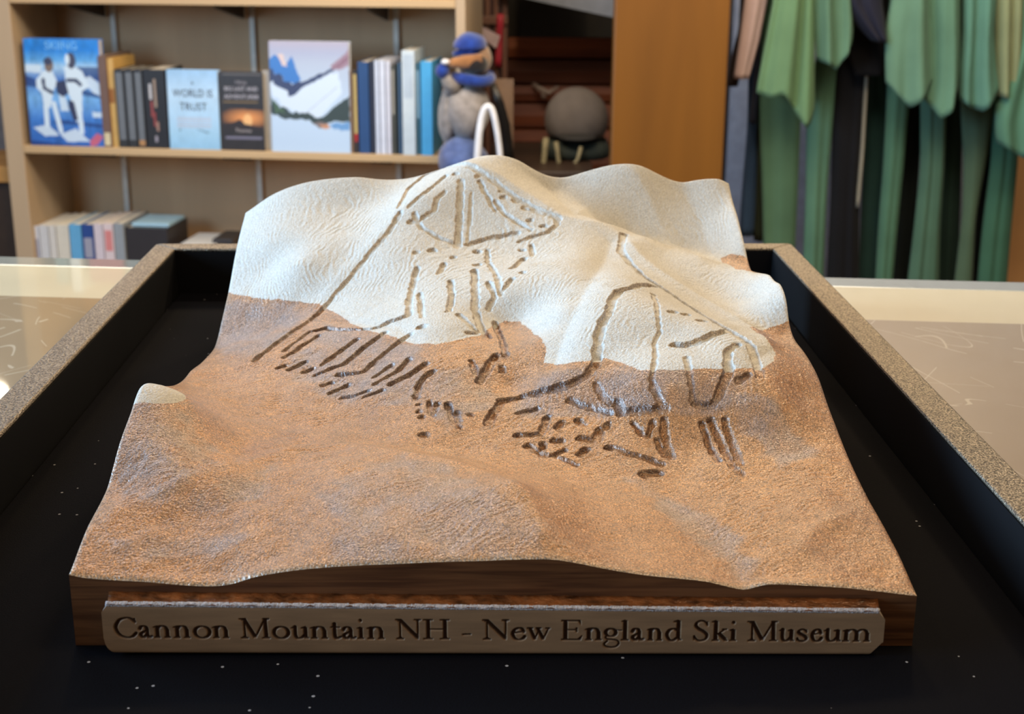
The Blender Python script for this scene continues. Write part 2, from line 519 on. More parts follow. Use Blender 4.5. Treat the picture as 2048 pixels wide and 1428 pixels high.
# ------------------------------------------------------------------ carved relief map
# plan data of the carving: survey heights (0.01 mm), landform ridges, trails (0.1 mm), painted snow outlines
CTL=[[0,0,2860],[0,400,2930],[0,2683,3484],[0,5724,3824],[0,8043,4823],[0,10102,5383],[0,11692,5840],[0,12514,5772],[0,13653,5398],[0,21999,3347],[0,24529,2951],[0,28793,2628],[0,31099,3409],[0,33370,4273],[0,36528,5908],[0,38669,6815],[0,40835,7556],[30000,0,2065],[30000,2238,2518],[30000,6483,2919],[30000,11551,3799],[30000,15570,4981],[30000,19810,5380],[30000,22454,5898],[30000,23284,6714],[30000,25006,7192],[30000,27528,7027],[30000,31887,6051],[30000,34778,6995],[30000,37581,8207],[30000,39872,8993],[30000,41000,9578],[386,0,2763],[2832,0,2572],[5289,0,2438],[5823,0,2536],[6361,0,2730],[8135,0,3061],[11657,0,3296],[14646,0,3415],[16228,0,3475],[17107,0,3457],[17990,0,3304],[20472,0,2842],[22606,0,2592],[23503,0,2359],[23861,0,2301],[24211,0,2398],[24560,0,2496],[25803,0,2478],[27587,0,2363],[1579,41000,8690],[2840,41000,9257],[4089,41000,9604],[5639,41000,9827],[7183,41000,9894],[8260,41000,9773],[9339,41000,9746],[10577,41000,9906],[11816,41000,10282],[12743,41000,10595],[13669,41000,10907],[14593,41000,11188],[15362,41000,11283],[16285,41000,11194],[17056,41000,10919],[17830,41000,10458],[18605,41000,10088],[19225,41000,9935],[19844,41000,9937],[20766,41000,10189],[21687,41000,10471],[22761,41000,10723],[23839,41000,10788],[24615,41000,10636],[25400,41000,10267],[26344,41000,9835],[27125,41000,9650],[27895,41000,9778],[28820,41000,9874],[29441,41000,9845],[1484,32211,4460],[2742,31353,4514],[4505,30738,4594],[5677,30223,4647],[7037,27532,4701],[8015,25428,4741],[8890,24162,4781],[10252,22756,4847],[11322,21264,4901],[12314,21093,4954],[13537,21748,5021],[14532,22284,5075],[15176,24006,5108],[15833,24843,5141],[16602,24611,5181],[17394,21959,5228],[17714,19299,5252],[17505,17383,5246],[18455,16898,5302],[19403,17202,5355],[20367,17589,5408],[21182,16407,5462],[21747,15299,5502],[23079,15131,5582],[24416,15037,5662],[25951,14828,5756],[27276,14733,5836],[27885,15637,5861],[28178,16962,5863],[28254,19081,5843],[27857,21422,5796],[909,10531,5500],[1479,11245,5300],[1988,11774,5300],[925,12477,5650],[1627,12129,5450],[12168,39200,10220],[13831,39500,10753],[15785,38500,10110],[17546,37200,9297],[19240,35500,8589],[20666,35000,8340],[22078,34500,8153],[23249,34000,7793],[24296,33500,7408],[25648,32800,7044],[26962,32000,6739],[28256,31250,6545],[29484,30300,6435],[29875,29500,6574],[11034,37000,9612],[9884,36000,8459],[4235,39400,8688],[6733,38500,8256],[3874,37000,7637],[9141,38800,8817],[2201,36000,6940],[9710,33500,7509],[6965,35500,7362],[10879,32800,7376],[13425,33200,7295],[11666,35200,8330],[13696,36000,8769],[16036,35800,8815],[15709,33500,7527],[17744,34500,8198],[17649,40200,10128],[19625,37200,9154],[21041,36200,8753],[2353,34447,5500],[4340,32739,6500],[4426,31679,5450],[7162,32811,6200],[5854,34861,7200],[8937,31940,6700],[9700,28060,5400],[8595,28428,5300],[6233,24816,4100],[5365,23292,3750],[7985,22496,4000],[9597,21012,4200],[10698,18760,4150],[8217,19660,3600],[3706,28074,3700],[1754,30114,3400],[1379,27222,3100],[1248,24821,3000],[2990,25558,3600],[2968,23866,3300],[5620,21056,3400],[7057,19100,3400],[8916,16889,3400],[9868,16670,3600],[11981,16097,3800],[12089,12808,3300],[10897,14671,3450],[13166,14069,3550],[14952,13837,3400],[14045,18472,4500],[12630,17996,4400],[14514,16241,4000],[16668,18807,4900],[15929,17578,3800],[17174,19638,5400],[16855,17263,4400],[15481,19121,4800],[18176,15856,4500],[19950,15206,4600],[17692,15254,4100],[21783,13281,4200],[24244,13536,4350],[23133,13728,5100],[25801,13845,5300],[26999,14420,5700],[21013,14504,4600],[19873,14072,3800],[16654,11511,3100],[17829,13438,3550],[18960,10630,3100],[20557,11823,3450],[22541,10354,3100],[23956,11439,3600],[24840,8944,3100],[21557,9151,2900],[25468,11524,3800],[28805,14152,4500],[27264,11968,4100],[28973,17287,5400],[28001,10255,3600],[27892,6047,3100],[26687,7884,3200],[27654,13158,5300],[1110,21300,3050],[3292,20066,3200],[5057,17811,3200],[7138,15978,3100],[8622,14771,3050],[6573,13050,3200],[4670,14057,3300],[10106,12841,3050],[12132,11450,3000],[13202,11756,3000],[15355,11129,2900],[17807,8983,2850],[19385,8029,2800],[21388,7676,2730],[22140,5704,2600],[22944,4500,2500],[23494,2043,2400],[1252,18082,3600],[2649,14255,3700],[1560,10287,5100],[965,9195,5050],[910,7505,4600],[2274,7643,4550],[2749,10387,4400],[3909,8300,3650],[4133,11873,3400],[3285,7409,4000],[2039,5837,4200],[4141,10534,3450],[629,16710,4300],[6118,9957,3450],[7517,10550,3450],[8986,10710,3550],[10956,9620,3700],[12865,8235,3800],[14289,7400,3700],[15270,5978,3850],[15813,4367,4100],[16357,3638,4000],[16597,2586,3750],[16629,1154,3600],[1875,4653,3650],[3916,3797,3200],[1374,2650,3300],[4642,5136,3450],[7581,4792,3600],[7877,2225,3300],[10492,4329,3800],[13369,2805,3850],[6159,1363,2900],[3368,1781,2900],[9725,2117,3550],[12500,1143,3600],[5524,750,2600],[1503,1245,2950],[17560,4809,3400],[17819,2811,3250],[19026,3832,3000],[18848,1714,2950],[19242,6371,2950],[17264,6549,3300],[20835,3028,2750],[21626,1935,2650],[21039,4761,2800],[22835,1410,2500],[24487,2481,2600],[25062,5627,2850],[26487,3153,2700],[27774,4679,2950],[26795,3730,2850],[28237,2598,2550],[26116,1418,2500],[25240,697,2450],[24251,6625,2850],[17328,30760,7000],[11838,28924,6300],[13485,27145,6200],[15074,26772,6300],[12252,23536,5550],[14029,23373,5600],[16112,26001,6500],[18541,22838,6800],[18346,29058,7400],[20598,30212,7700],[21396,33202,7900],[19457,25386,7200],[17464,20867,5800],[18837,19483,6200],[19477,18316,5800],[22026,25276,7500],[21183,21727,7100],[21500,19856,6600],[21349,18163,5850],[23511,20606,6900],[23273,18504,6000],[25219,19007,6600],[24737,17211,5900],[26484,16696,6300],[26918,16434,5900],[23100,32500,7480],[23477,31200,7058],[24401,29500,6474],[25504,27500,6005],[26587,25800,5636],[27596,24000,5328],[28378,22000,5114],[28725,20000,5067],[24960,31800,6780],[26604,29500,6199],[27820,28500,5893],[28758,26200,5670],[27064,25500,5583],[0,16800,4250],[0,1200,3150],[23500,37200,7150],[26500,36000,6300],[29000,33800,5850],[21000,38500,8600],[25000,39200,8700],[28000,38500,8000]]
FEAT=[[-50,160,[[2200,3294],[2102,2870],[1957,2331],[1865,2041],[1800,1791]]],[30,120,[[1383,3959],[1579,3853],[1755,3723],[1924,3548],[2066,3489],[2211,3487],[2349,3616],[2437,3405],[2599,3517],[2702,3235],[2850,3259],[2928,3064]]],[35,100,[[2310,3250],[2347,3116],[2438,2937],[2551,2751],[2659,2584],[2749,2343],[2811,2072],[2810,1747]]],[22,140,[[989,3590],[569,3012],[332,2416]]],[-40,140,[[1872,4007],[2016,3619],[2326,3749]]],[25,120,[[2388,4077],[2494,3930],[2566,3730]]],[-25,120,[[2712,4069],[2791,3855],[2809,3544]]],[20,80,[[650,1020],[897,1089],[1094,986],[1286,838],[1449,721],[1582,461]]],[30,90,[[1582,461],[1644,328],[1672,121]]],[15,80,[[189,1200],[269,1075],[391,833],[476,679]]],[15,70,[[71,356],[236,508],[459,786],[611,997]]],[-15,80,[[2069,880],[2273,568],[2355,351],[2386,50]]],[12,50,[[2626,210],[2680,330],[2747,417],[2858,480]]],[-20,80,[[2866,1812],[2607,1413]]],[-20,100,[[738,2663],[1045,2394],[1130,2190]]]]
TRAILS=[[28,16,[[300,2335],[455,2640],[615,2950],[776,3195],[936,3439],[991,3589]]],[32,12,[[988,3662],[1030,3922],[1123,4062],[1233,4082],[1398,3922],[1505,3833],[1652,3704],[1816,3572],[1917,3505]]],[24,14,[[1043,3618],[1145,3730],[1253,3879]]],[24,15,[[1251,3715],[1199,3647],[1190,3573],[1119,3512]]],[34,16,[[1345,3805],[1337,3543],[1329,3293]]],[15,8,[[1409,3714],[1399,3519],[1384,3314]]],[26,14,[[1076,3555],[1121,3441],[1216,3361],[1308,3316]]],[32,18,[[1384,3314],[1502,3367],[1666,3392]]],[22,13,[[1457,3791],[1504,3687],[1545,3579]]],[24,15,[[1546,3646],[1607,3548],[1688,3471],[1748,3411]]],[22,13,[[1713,3598],[1836,3540]]],[26,14,[[1684,3314],[1777,3348],[1849,3371],[1904,3440],[1897,3505]]],[22,14,[[1748,3257],[1749,3127]]],[24,13,[[1501,3249],[1500,3106],[1528,2947],[1554,2786],[1561,2636]]],[30,16,[[1698,3093],[1634,2933]]],[26,15,[[1630,2755],[1561,2631]]],[28,16,[[1104,3060],[1094,2913],[1077,2739],[1087,2519]]],[24,14,[[1134,2769],[1154,2456]]],[28,15,[[1257,3087],[1234,2976]]],[28,16,[[1295,2854],[1308,2652],[1292,2483]]],[32,17,[[1425,2974],[1430,2722],[1430,2509],[1466,2280]]],[26,16,[[1497,2767],[1533,2619],[1495,2533]]],[28,12,[[1347,2443],[1421,2297],[1484,2267]]],[32,18,[[1078,2514],[985,2504],[894,2476],[749,2542],[636,2632],[562,2614]]],[26,16,[[609,2534],[527,2427],[457,2324]]],[20,12,[[552,2618],[446,2412]]],[26,16,[[827,2381],[750,2308],[666,2189]]],[29,17,[[964,2386],[862,2272],[782,2150],[697,2104],[645,2089]]],[30,17,[[1096,2295],[960,2146],[880,2023],[757,2033]]],[28,16,[[1108,2020],[1052,1924],[953,1846]]],[22,14,[[1022,2006],[939,1931]]],[32,18,[[1189,1934],[1115,1858],[1032,1808]]],[28,17,[[1226,1860],[1169,1770],[1156,1664]]],[26,15,[[574,2253],[501,2187]]],[24,14,[[473,2231],[443,2219]]],[24,14,[[619,2166],[577,2147]]],[28,16,[[728,1959],[695,1945]]],[28,16,[[811,1908],[739,1850]]],[26,16,[[923,1786],[865,1777],[805,1781]]],[26,16,[[993,1756],[911,1728]]],[36,20,[[1525,1990],[1490,1883],[1447,1781]]],[26,16,[[1531,2430],[1564,2208],[1577,1979]]],[24,13,[[1413,1945],[1430,1838]]],[26,14,[[1558,1883],[1558,1859]]],[26,15,[[1394,2249],[1439,2259]]],[30,16,[[1484,2267],[1501,2227]]],[26,15,[[1588,3684],[1600,3684]]],[20,15,[[1578,3726],[1590,3726]]],[28,15,[[1666,3658],[1679,3658]]],[26,15,[[1740,3492],[1752,3493]]],[24,15,[[1815,3435],[1827,3436]]],[30,15,[[1051,3495],[1064,3496]]],[34,15,[[1182,3235],[1194,3235]]],[26,15,[[1092,3213],[1104,3213]]],[34,15,[[1434,3233],[1446,3233]]],[32,15,[[1434,3058],[1446,3058]]],[26,15,[[1685,3216],[1697,3211]]],[26,15,[[1674,2825],[1685,2816]]],[20,15,[[1306,3876],[1319,3870]]],[22,15,[[1440,3836],[1453,3836]]],[26,15,[[1304,3162],[1316,3167]]],[40,15,[[1153,2335],[1164,2327]]],[40,20,[[2355,2600],[2232,2384],[2154,2328],[2108,2208],[2085,2099],[2049,2030],[2018,1902],[2002,1790],[1996,1723],[1945,1643],[1861,1608],[1780,1605],[1658,1629],[1550,1619]]],[34,15,[[2284,3404],[2243,3183],[2280,3004],[2333,2775],[2434,2590],[2542,2365],[2600,2008],[2672,1828],[2708,1702],[2704,1539],[2702,1442]]],[18,10,[[2328,2347],[2320,2133],[2306,1898],[2271,1811],[2264,1678],[2227,1494],[2216,1429],[2242,1373]]],[42,20,[[2611,1868],[2497,1787],[2410,1753],[2363,1775]]],[28,12,[[2384,2072],[2399,2077]]],[28,12,[[2444,2061],[2459,2070]]],[28,12,[[2513,1994],[2528,2002]]],[34,16,[[2642,1704],[2591,1648],[2570,1515],[2543,1437],[2501,1362]]],[18,9,[[2392,1625],[2390,1482],[2393,1375]]],[30,15,[[2649,1456],[2606,1431]]],[22,15,[[1164,1749],[1160,1643]]],[20,14,[[1166,1576],[1173,1576]]],[22,14,[[1172,1507],[1179,1504]]],[20,14,[[1185,1455],[1191,1455]]],[36,14,[[1200,1297],[1207,1297]]],[26,14,[[1403,1464],[1410,1464]]],[24,15,[[1218,1592],[1235,1466]]],[26,15,[[1254,1560],[1242,1494]]],[26,16,[[1302,1557],[1332,1422],[1359,1364]]],[22,14,[[1344,1488],[1359,1412]]],[36,20,[[1563,1615],[1524,1526],[1509,1471],[1483,1397]]],[26,15,[[1706,1495],[1618,1477]]],[28,16,[[1860,1511],[1957,1440],[2031,1378]]],[38,20,[[2064,1424],[2079,1359],[2162,1336],[2266,1316]]],[22,12,[[2219,1483],[2239,1403],[2266,1320]]],[24,12,[[1981,1572],[2004,1487],[2062,1407]]],[30,17,[[2403,1339],[2472,1320],[2523,1386],[2584,1514]]],[18,10,[[2397,1628],[2393,1432],[2389,1335]]],[30,16,[[1754,1425],[1728,1314]]],[30,16,[[1720,1284],[1614,1292]]],[28,16,[[1816,1365],[1792,1319]]],[30,16,[[1888,1368],[1907,1341]]],[34,16,[[1974,1278],[1961,1203],[1886,1228]]],[28,16,[[2012,1309],[2010,1287]]],[26,16,[[1773,1229],[1801,1226]]],[32,16,[[1660,1202],[1726,1107]]],[26,16,[[1723,1207],[1722,1180]]],[28,16,[[1782,1118],[1811,1148]]],[30,16,[[1877,1106],[1908,1146]]],[26,16,[[1760,1104],[1858,1025]]],[24,16,[[2122,1284],[2156,1207]]],[24,16,[[2204,1262],[2176,1193]]],[30,16,[[2253,1266],[2251,1181],[2263,1052]]],[26,16,[[2215,1169],[2239,1075]]],[32,16,[[1998,1145],[2069,1089],[2218,1012]]],[24,16,[[2418,1238],[2431,1127],[2451,988]]],[28,16,[[2455,1251],[2486,1129],[2500,954],[2525,869]]],[28,16,[[2517,1242],[2528,1130],[2538,946]]],[50,16,[[2141,927],[2189,940]]]]
SNOW=[[-4,3366],[147,3227],[274,3135],[453,3052],[573,2974],[702,2767],[797,2595],[886,2449],[1023,2304],[1130,2176],[1231,2127],[1354,2176],[1453,2236],[1518,2396],[1583,2463],[1659,2434],[1738,2158],[1773,1955],[1757,1859],[1851,1773],[1943,1751],[2036,1756],[2120,1658],[2178,1560],[2309,1521],[2444,1516],[2598,1499],[2736,1511],[2796,1599],[2818,1699],[2809,1834],[2779,2110],[2901,2220],[2969,2236],[2998,2249]]
CAP=[[15,1056],[88,1064],[152,1107],[185,1153],[194,1189]]
GOLD=[[2941,2995],[2871,3063],[2854,3456],[2918,3461],[3004,3389]]
FOREST=[[[-32,3265],[576,2944],[407,2542],[278,2344],[-20,2866]],[[658,2667],[1131,2149],[1225,1647],[1153,1575],[843,1708],[456,2156]],[[23,1038],[189,1127],[274,1050],[431,748],[252,430],[25,521]],[[274,409],[445,637],[619,872],[591,570],[420,438]],[[836,467],[1006,774],[1120,903],[1329,727],[1533,387],[1657,188],[1668,24],[1165,21],[882,24],[969,251]],[[2051,903],[2202,785],[2346,535],[2425,317],[2459,59],[2370,109],[2333,215],[2172,546]],[[2581,1354],[2754,1300],[2848,1030],[2722,898],[2592,1171]],[[1762,1772],[2660,1461],[2569,1305],[2457,1279],[2112,1322],[1609,1466]],[[70,164],[448,268],[630,295],[502,163],[190,104]],[[1214,1874],[1452,1908],[1544,1614],[1317,1379],[1178,1522]]]

BO, BA, BSH, BW, BD = np.array([-.1556, .4484, 0]), .0089, .017, .30, .41
UB = np.array([math.cos(BA), math.sin(BA)])
VB = np.array([-math.sin(BA + BSH), math.cos(BA + BSH)])
relief = thing('relief_map', 'carved wooden relief map of a ski mountain with white painted snow on the felt pad', 'relief map', (BO[0], BO[1], 0), (0, 0, BA))
# local frame of the thing: x along the front edge, y back (the block is a hair out of square)
KX, KY = -math.sin(BSH), math.cos(BSH)
def terrain():
    P = np.array(CTL) * 1e-5
    X = P[:, :2]
    r = np.linalg.norm(X[:, None] - X[None], axis=2)
    K = np.where(r > 0, r * r * np.log(np.maximum(r, 1e-9)), 0)
    lam = np.where((X[:, 0] < .001) | (X[:, 0] > .299) | (X[:, 1] < .001) | (X[:, 1] > .409), 2e-6, 2.5e-4)
    A = np.c_[np.ones(len(X)), X]
    S = np.linalg.solve(np.block([[K + np.diag(lam), A], [A.T, np.zeros((3, 3))]]), np.r_[P[:, 2], 0, 0, 0])
    def coarse(Q):
        out = np.zeros(len(Q))
        for i in range(0, len(Q), 20000):
            x = Q[i:i + 20000]
            r2 = (x[:, None, 0] - P[None, :, 0]) ** 2 + (x[:, None, 1] - P[None, :, 1]) ** 2
            out[i:i + 20000] = (.5 * r2 * np.log(np.maximum(r2, 1e-18))) @ S[:-3] + S[-3] + x @ S[-2:]
        return out
    nu, nv = 661, 905
    gu, gv = np.linspace(0, BW, nu), np.linspace(0, BD, nv)
    # the smooth land on a coarse grid, interpolated up
    cu, cv = np.linspace(0, BW, 151), np.linspace(0, BD, 206)
    U, V = np.meshgrid(cu, cv)
    Zc = coarse(np.c_[U.ravel(), V.ravel()]).reshape(U.shape)
    def up(Z):
        xi = gu / BW * 150; i = np.minimum(xi.astype(int), 149); a = xi - i
        Z1 = Z[:, i] * (1 - a) + Z[:, i + 1] * a
        yj = gv / BD * 205; j = np.minimum(yj.astype(int), 204); b = (yj - j)[:, None]
        return Z1[j] * (1 - b) + Z1[j + 1] * b
    Z = up(Zc)
    U, V = np.meshgrid(gu, gv)
    Q = np.c_[U.ravel(), V.ravel()]
    z = Z.ravel().copy()
    e = np.minimum(np.minimum(Q[:, 0], BW - Q[:, 0]), np.minimum(Q[:, 1], BD - Q[:, 1]))
    te = ss(e / .008)
    def local(pl, pad):
        return np.where((Q[:, 0] > pl[:, 0].min() - pad) & (Q[:, 0] < pl[:, 0].max() + pad) & (Q[:, 1] > pl[:, 1].min() - pad) & (Q[:, 1] < pl[:, 1].max() + pad))[0]
    for amp, w, pl in FEAT:
        pl = np.array(pl) * 1e-4
        ii = local(pl, w * 1e-4 * 6)
        d = seg_dist(Q[ii], pl)
        z[ii] += amp * 1e-4 * np.exp(-(np.sqrt(d * d + .0015 ** 2) - .0015) / (w * 1e-4)) * te[ii]
    # rolling ground, stronger on the wooded low land
    low = ss((.058 - z) / .012)
    z += te * ((.0008 * value_noise(Q, .019, 1) + .00045 * value_noise(Q, .0085, 2)) * (.45 + .55 * ss((.044 - z) / .008)) + .00014 * value_noise(Q, .0035, 3)) * (.35 + .65 * low)
    # cutter ripples following the slopes
    gz = z.reshape(nv, nu)
    ph = z * 2 * PI / .0013 + 4.0 * value_noise(Q, .011, 4) + 2.5 * value_noise(Q, .0045, 14) + (.4 * Q[:, 0] - Q[:, 1]) * 2300
    rip = ss((value_noise(Q, .035, 5) + .35) / .6)
    z += te * .00020 * np.sin(ph) * rip * (.4 + .6 * value_noise(Q, .006, 15))
    # ski trails cut into the slope
    groove = np.zeros(len(Q))
    for w, dp, pl in TRAILS:
        pl = np.array(pl) * 1e-4
        w, dp = w * 1.15e-4, dp * 1e-4
        ii = local(pl, w)
        jit = 1 + .35 * value_noise(Q[ii], .0035, 8)
        d = seg_dist(Q[ii], pl) + .0006 * value_noise(Q[ii], .0026, 9)
        g = dp * jit * (1 - ss((d - w / 2 + .0004) / .0008))
        groove[ii] = np.maximum(groove[ii], g)
    z -= groove * ss(e / .003)
    # worn, rounded arris
    z -= .0009 * np.exp(-e / .0007)
    return nu, nv, Q, z, groove, e
nu, nv, Q, z, groove, edge = terrain()
# paint
px_ = lambda a: np.array(a) * 1e-4
wob = np.c_[value_noise(Q, .004, 11), value_noise(Q, .004, 12)] * .0005
sn = px_(SNOW)
poly = np.r_[[[-.01, sn[0, 1]]], sn, [[.31, sn[-1, 1]], [.31, .42], [-.01, .42]]]
cap = px_(CAP)
poly2 = np.r_[[[-.01, cap[0, 1]]], cap, [[cap[-1, 0] - .002, cap[-1, 1] + .006], [.012, cap[-1, 1] + .014], [-.01, .150]]]
gold = px_(GOLD)
gp = np.r_[gold[:1], gold[1:], [[.31, gold[-1, 1] + .002], [.31, gold[0, 1] - .012]]]
snow = (in_poly(Q + wob, poly) | in_poly(Q + wob, poly2)) & ~in_poly(Q + wob, gp)
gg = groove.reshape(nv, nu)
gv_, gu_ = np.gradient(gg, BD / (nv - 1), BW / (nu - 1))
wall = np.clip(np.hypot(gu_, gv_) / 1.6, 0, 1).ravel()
shade_bank = np.clip((gu_ * .75 - gv_ * .65) / 1.3, 0, 1).ravel()   # banks looking right and front, away from the window: shade painted in
n1, n2, n3 = value_noise(Q, .012, 21), value_noise(Q, .0016, 22), value_noise(Q, .045, 23)
stain = np.array([.53, .255, .098])
stain2 = np.array([.40, .19, .078])
t = np.clip(.5 + .35 * n1 + .25 * n3, 0, 1)[:, None]
col = stain * t + stain2 * (1 - t)
# forest patches: a greyer taupe mixed over the stain
fm = np.zeros(len(Q))
wob2 = np.c_[value_noise(Q, .009, 51), value_noise(Q, .009, 52)] * .004 + np.c_[value_noise(Q, .003, 53), value_noise(Q, .003, 54)] * .0012
for pl in FOREST:
    pl = px_(pl)
    ii = np.where((Q[:, 0] > pl[:, 0].min() - .02) & (Q[:, 0] < pl[:, 0].max() + .02) & (Q[:, 1] > pl[:, 1].min() - .02) & (Q[:, 1] < pl[:, 1].max() + .02))[0]
    X_ = Q[ii] + wob2[ii]
    d_ = seg_dist(X_, np.r_[pl, pl[:1]])
    d_ = np.where(in_poly(X_, pl), d_, -d_)
    fm[ii] = np.maximum(fm[ii], ss((d_ + .003) / .006))
fm = np.clip(fm * (.75 + .45 * value_noise(Q, .007, 55)), 0, 1)
t = fm[:, None] * .85
col = col * (1 - t) + np.array([.34, .235, .185]) * t
col *= np.clip(1 + .15 * n2 + .20 * rng.normal(size=len(Q)), .35, 1.6)[:, None]
dk = np.clip(ss(groove / .0012) * .14 + shade_bank * .8 + wall * .12, 0, .85)[:, None]  # bank shade painted into the stain, plus slight darkening in the cuts
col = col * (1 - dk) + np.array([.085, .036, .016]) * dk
white = np.array([.80, .755, .655]) * (1 + .03 * n2 + .08 * rng.normal(size=len(Q)))[:, None]
shade_and_bare = np.clip(ss((shade_bank - .2) / .6) * .72 + .04 * wall + .10 * ss((n1 + n2 - .75) / .5) + .25 * ss((rng.normal(size=len(Q)) - 1.7) / .6), 0, .9)[:, None]  # bank shade painted over the snow, plus specks of thin paint
white = white * (1 - shade_and_bare) + np.array([.34, .23, .14]) * shade_and_bare
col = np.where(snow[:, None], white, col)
worn = (np.exp(-edge / .0009) * np.where(Q[:, 1] < .004, .8, .2))[:, None]
col = col * (1 - worn) + np.array([.62, .50, .36]) * worn
col = np.clip(col, .01, .95)
LX, LY = Q[:, 0] + Q[:, 1] * KX, Q[:, 1] * KY
i_ = np.arange(nu * nv).reshape(nv, nu)
F_ = np.stack([i_[:-1, :-1], i_[:-1, 1:], i_[1:, 1:], i_[1:, :-1]], -1).reshape(-1, 4)

k = attr_mat('carved_surface', .42, 0., .7)
tc = k.n('ShaderNodeTexCoord')
a_ = [x for x in k.t.nodes if x.type == 'VERTEX_COLOR'][0]
sep = k.n('ShaderNodeSeparateColor')
k.l(a_.outputs[0], sep.inputs[0])
isw = k.n('ShaderNodeMapRange', i_1=.25, i_2=.6, i_3=0., i_4=1.)
k.l(sep.outputs[2], isw.inputs[0])
rg = k.n('ShaderNodeMapRange', i_3=.36, i_4=.55)
k.l(isw.outputs[0], rg.inputs[0])
k.l(rg.outputs[0], k.b.inputs['Roughness'])
mt = k.n('ShaderNodeMapRange', i_3=.12, i_4=.0)
k.l(isw.outputs[0], mt.inputs[0])
k.l(mt.outputs[0], k.b.inputs['Metallic'])
ct_ = k.n('ShaderNodeMapRange', i_3=.5, i_4=.0)
k.l(isw.outputs[0], ct_.inputs[0])
k.l(ct_.outputs[0], k.b.inputs['Coat Weight'])
k.b.inputs['Coat Roughness'].default_value = .24
k.b.inputs['Coat IOR'].default_value = 1.65
no1 = k.n('ShaderNodeTexNoise', i_Scale=1000., i_Detail=2.)
k.l(tc.outputs['Object'], no1.inputs['Vector'])
no2 = k.n('ShaderNodeTexNoise', i_Scale=260., i_Detail=3., i_Distortion=1.2)
k.l(tc.outputs['Object'], no2.inputs['Vector'])
st = k.n('ShaderNodeMapRange', i_3=1.0, i_4=.75)
k.l(isw.outputs[0], st.inputs[0])
b1 = k.n('ShaderNodeBump', i_Distance=.0006)
k.l(st.outputs[0], b1.inputs['Strength'])
k.l(no1.outputs[0], b1.inputs['Height'])
b2 = k.n('ShaderNodeBump', i_Distance=.0009, i_Strength=.35)
k.l(no2.outputs[0], b2.inputs['Height'])
k.l(b1.outputs[0], b2.inputs['Normal'])
spk = k.n('ShaderNodeTexNoise', i_Scale=1700., i_Detail=1.)
k.l(tc.outputs['Object'], spk.inputs['Vector'])
lo = k.n('ShaderNodeMapRange', i_3=.45, i_4=.80)
k.l(isw.outputs[0], lo.inputs[0])
hi_ = k.n('ShaderNodeMapRange', i_3=1.6, i_4=1.08)
k.l(isw.outputs[0], hi_.inputs[0])
sm = k.n('ShaderNodeMapRange', i_1=.32, i_2=.68)
k.l(spk.outputs[0], sm.inputs[0])
k.l(lo.outputs[0], sm.inputs[3])
k.l(hi_.outputs[0], sm.inputs[4])
vs_ = k.n('ShaderNodeVectorMath', operation='SCALE')
k.l(a_.outputs[0], vs_.inputs[0])
k.l(sm.outputs[0], vs_.inputs['Scale'])
k.l(vs_.outputs[0], k.b.inputs['Base Color'])
k.l(b2.outputs[0], k.b.inputs['Normal'])
k.l(b2.outputs[0], k.b.inputs['Coat Normal'])
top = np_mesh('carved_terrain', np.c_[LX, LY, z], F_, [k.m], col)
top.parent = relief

# wooden body below the carving: four sides down to the pad, and the underside
side_m = NT('stained_side_wood')
tc = side_m.n('ShaderNodeTexCoord')
mp = side_m.n('ShaderNodeMapping')
mp.inputs['Rotation'].default_value = (0, .10, 0)
mp.inputs['Scale'].default_value = (.05, .05, 1)
side_m.l(tc.outputs['Object'], mp.inputs[0])
wv = side_m.n('ShaderNodeTexNoise', i_Scale=420., i_Detail=3., i_Distortion=.4)
side_m.l(mp.outputs[0], wv.inputs['Vector'])
cr = side_m.n('ShaderNodeValToRGB')
cr.color_ramp.elements[0].position, cr.color_ramp.elements[1].position = .36, .62
cr.color_ramp.elements[0].color, cr.color_ramp.elements[1].color = (.105, .040, .015, 1), (.23, .096, .036, 1)
side_m.l(wv.outputs[0], cr.inputs[0])
side_m.l(cr.outputs[0], side_m.b.inputs['Base Color'])
side_m.b.inputs['Roughness'].default_value = .45
side_m.l(side_m.bump(wv.outputs[0], .2, .0005), side_m.b.inputs['Normal'])
ring = np.r_[i_[0, :-1], i_[:-1, -1], i_[-1, :0:-1], i_[:0:-1, 0]]
mb = MB()
m_ = len(ring)
rv = [(LX[q], LY[q], z[q]) for q in ring]
mb.add(rv + [(x, y, 0) for x, y, _ in rv], [(j, m_ + j, m_ + (j + 1) % m_, (j + 1) % m_) for j in range(m_)] + [tuple(range(m_, 2 * m_))])
body = mb.build('wood_body', side_m.m, relief)

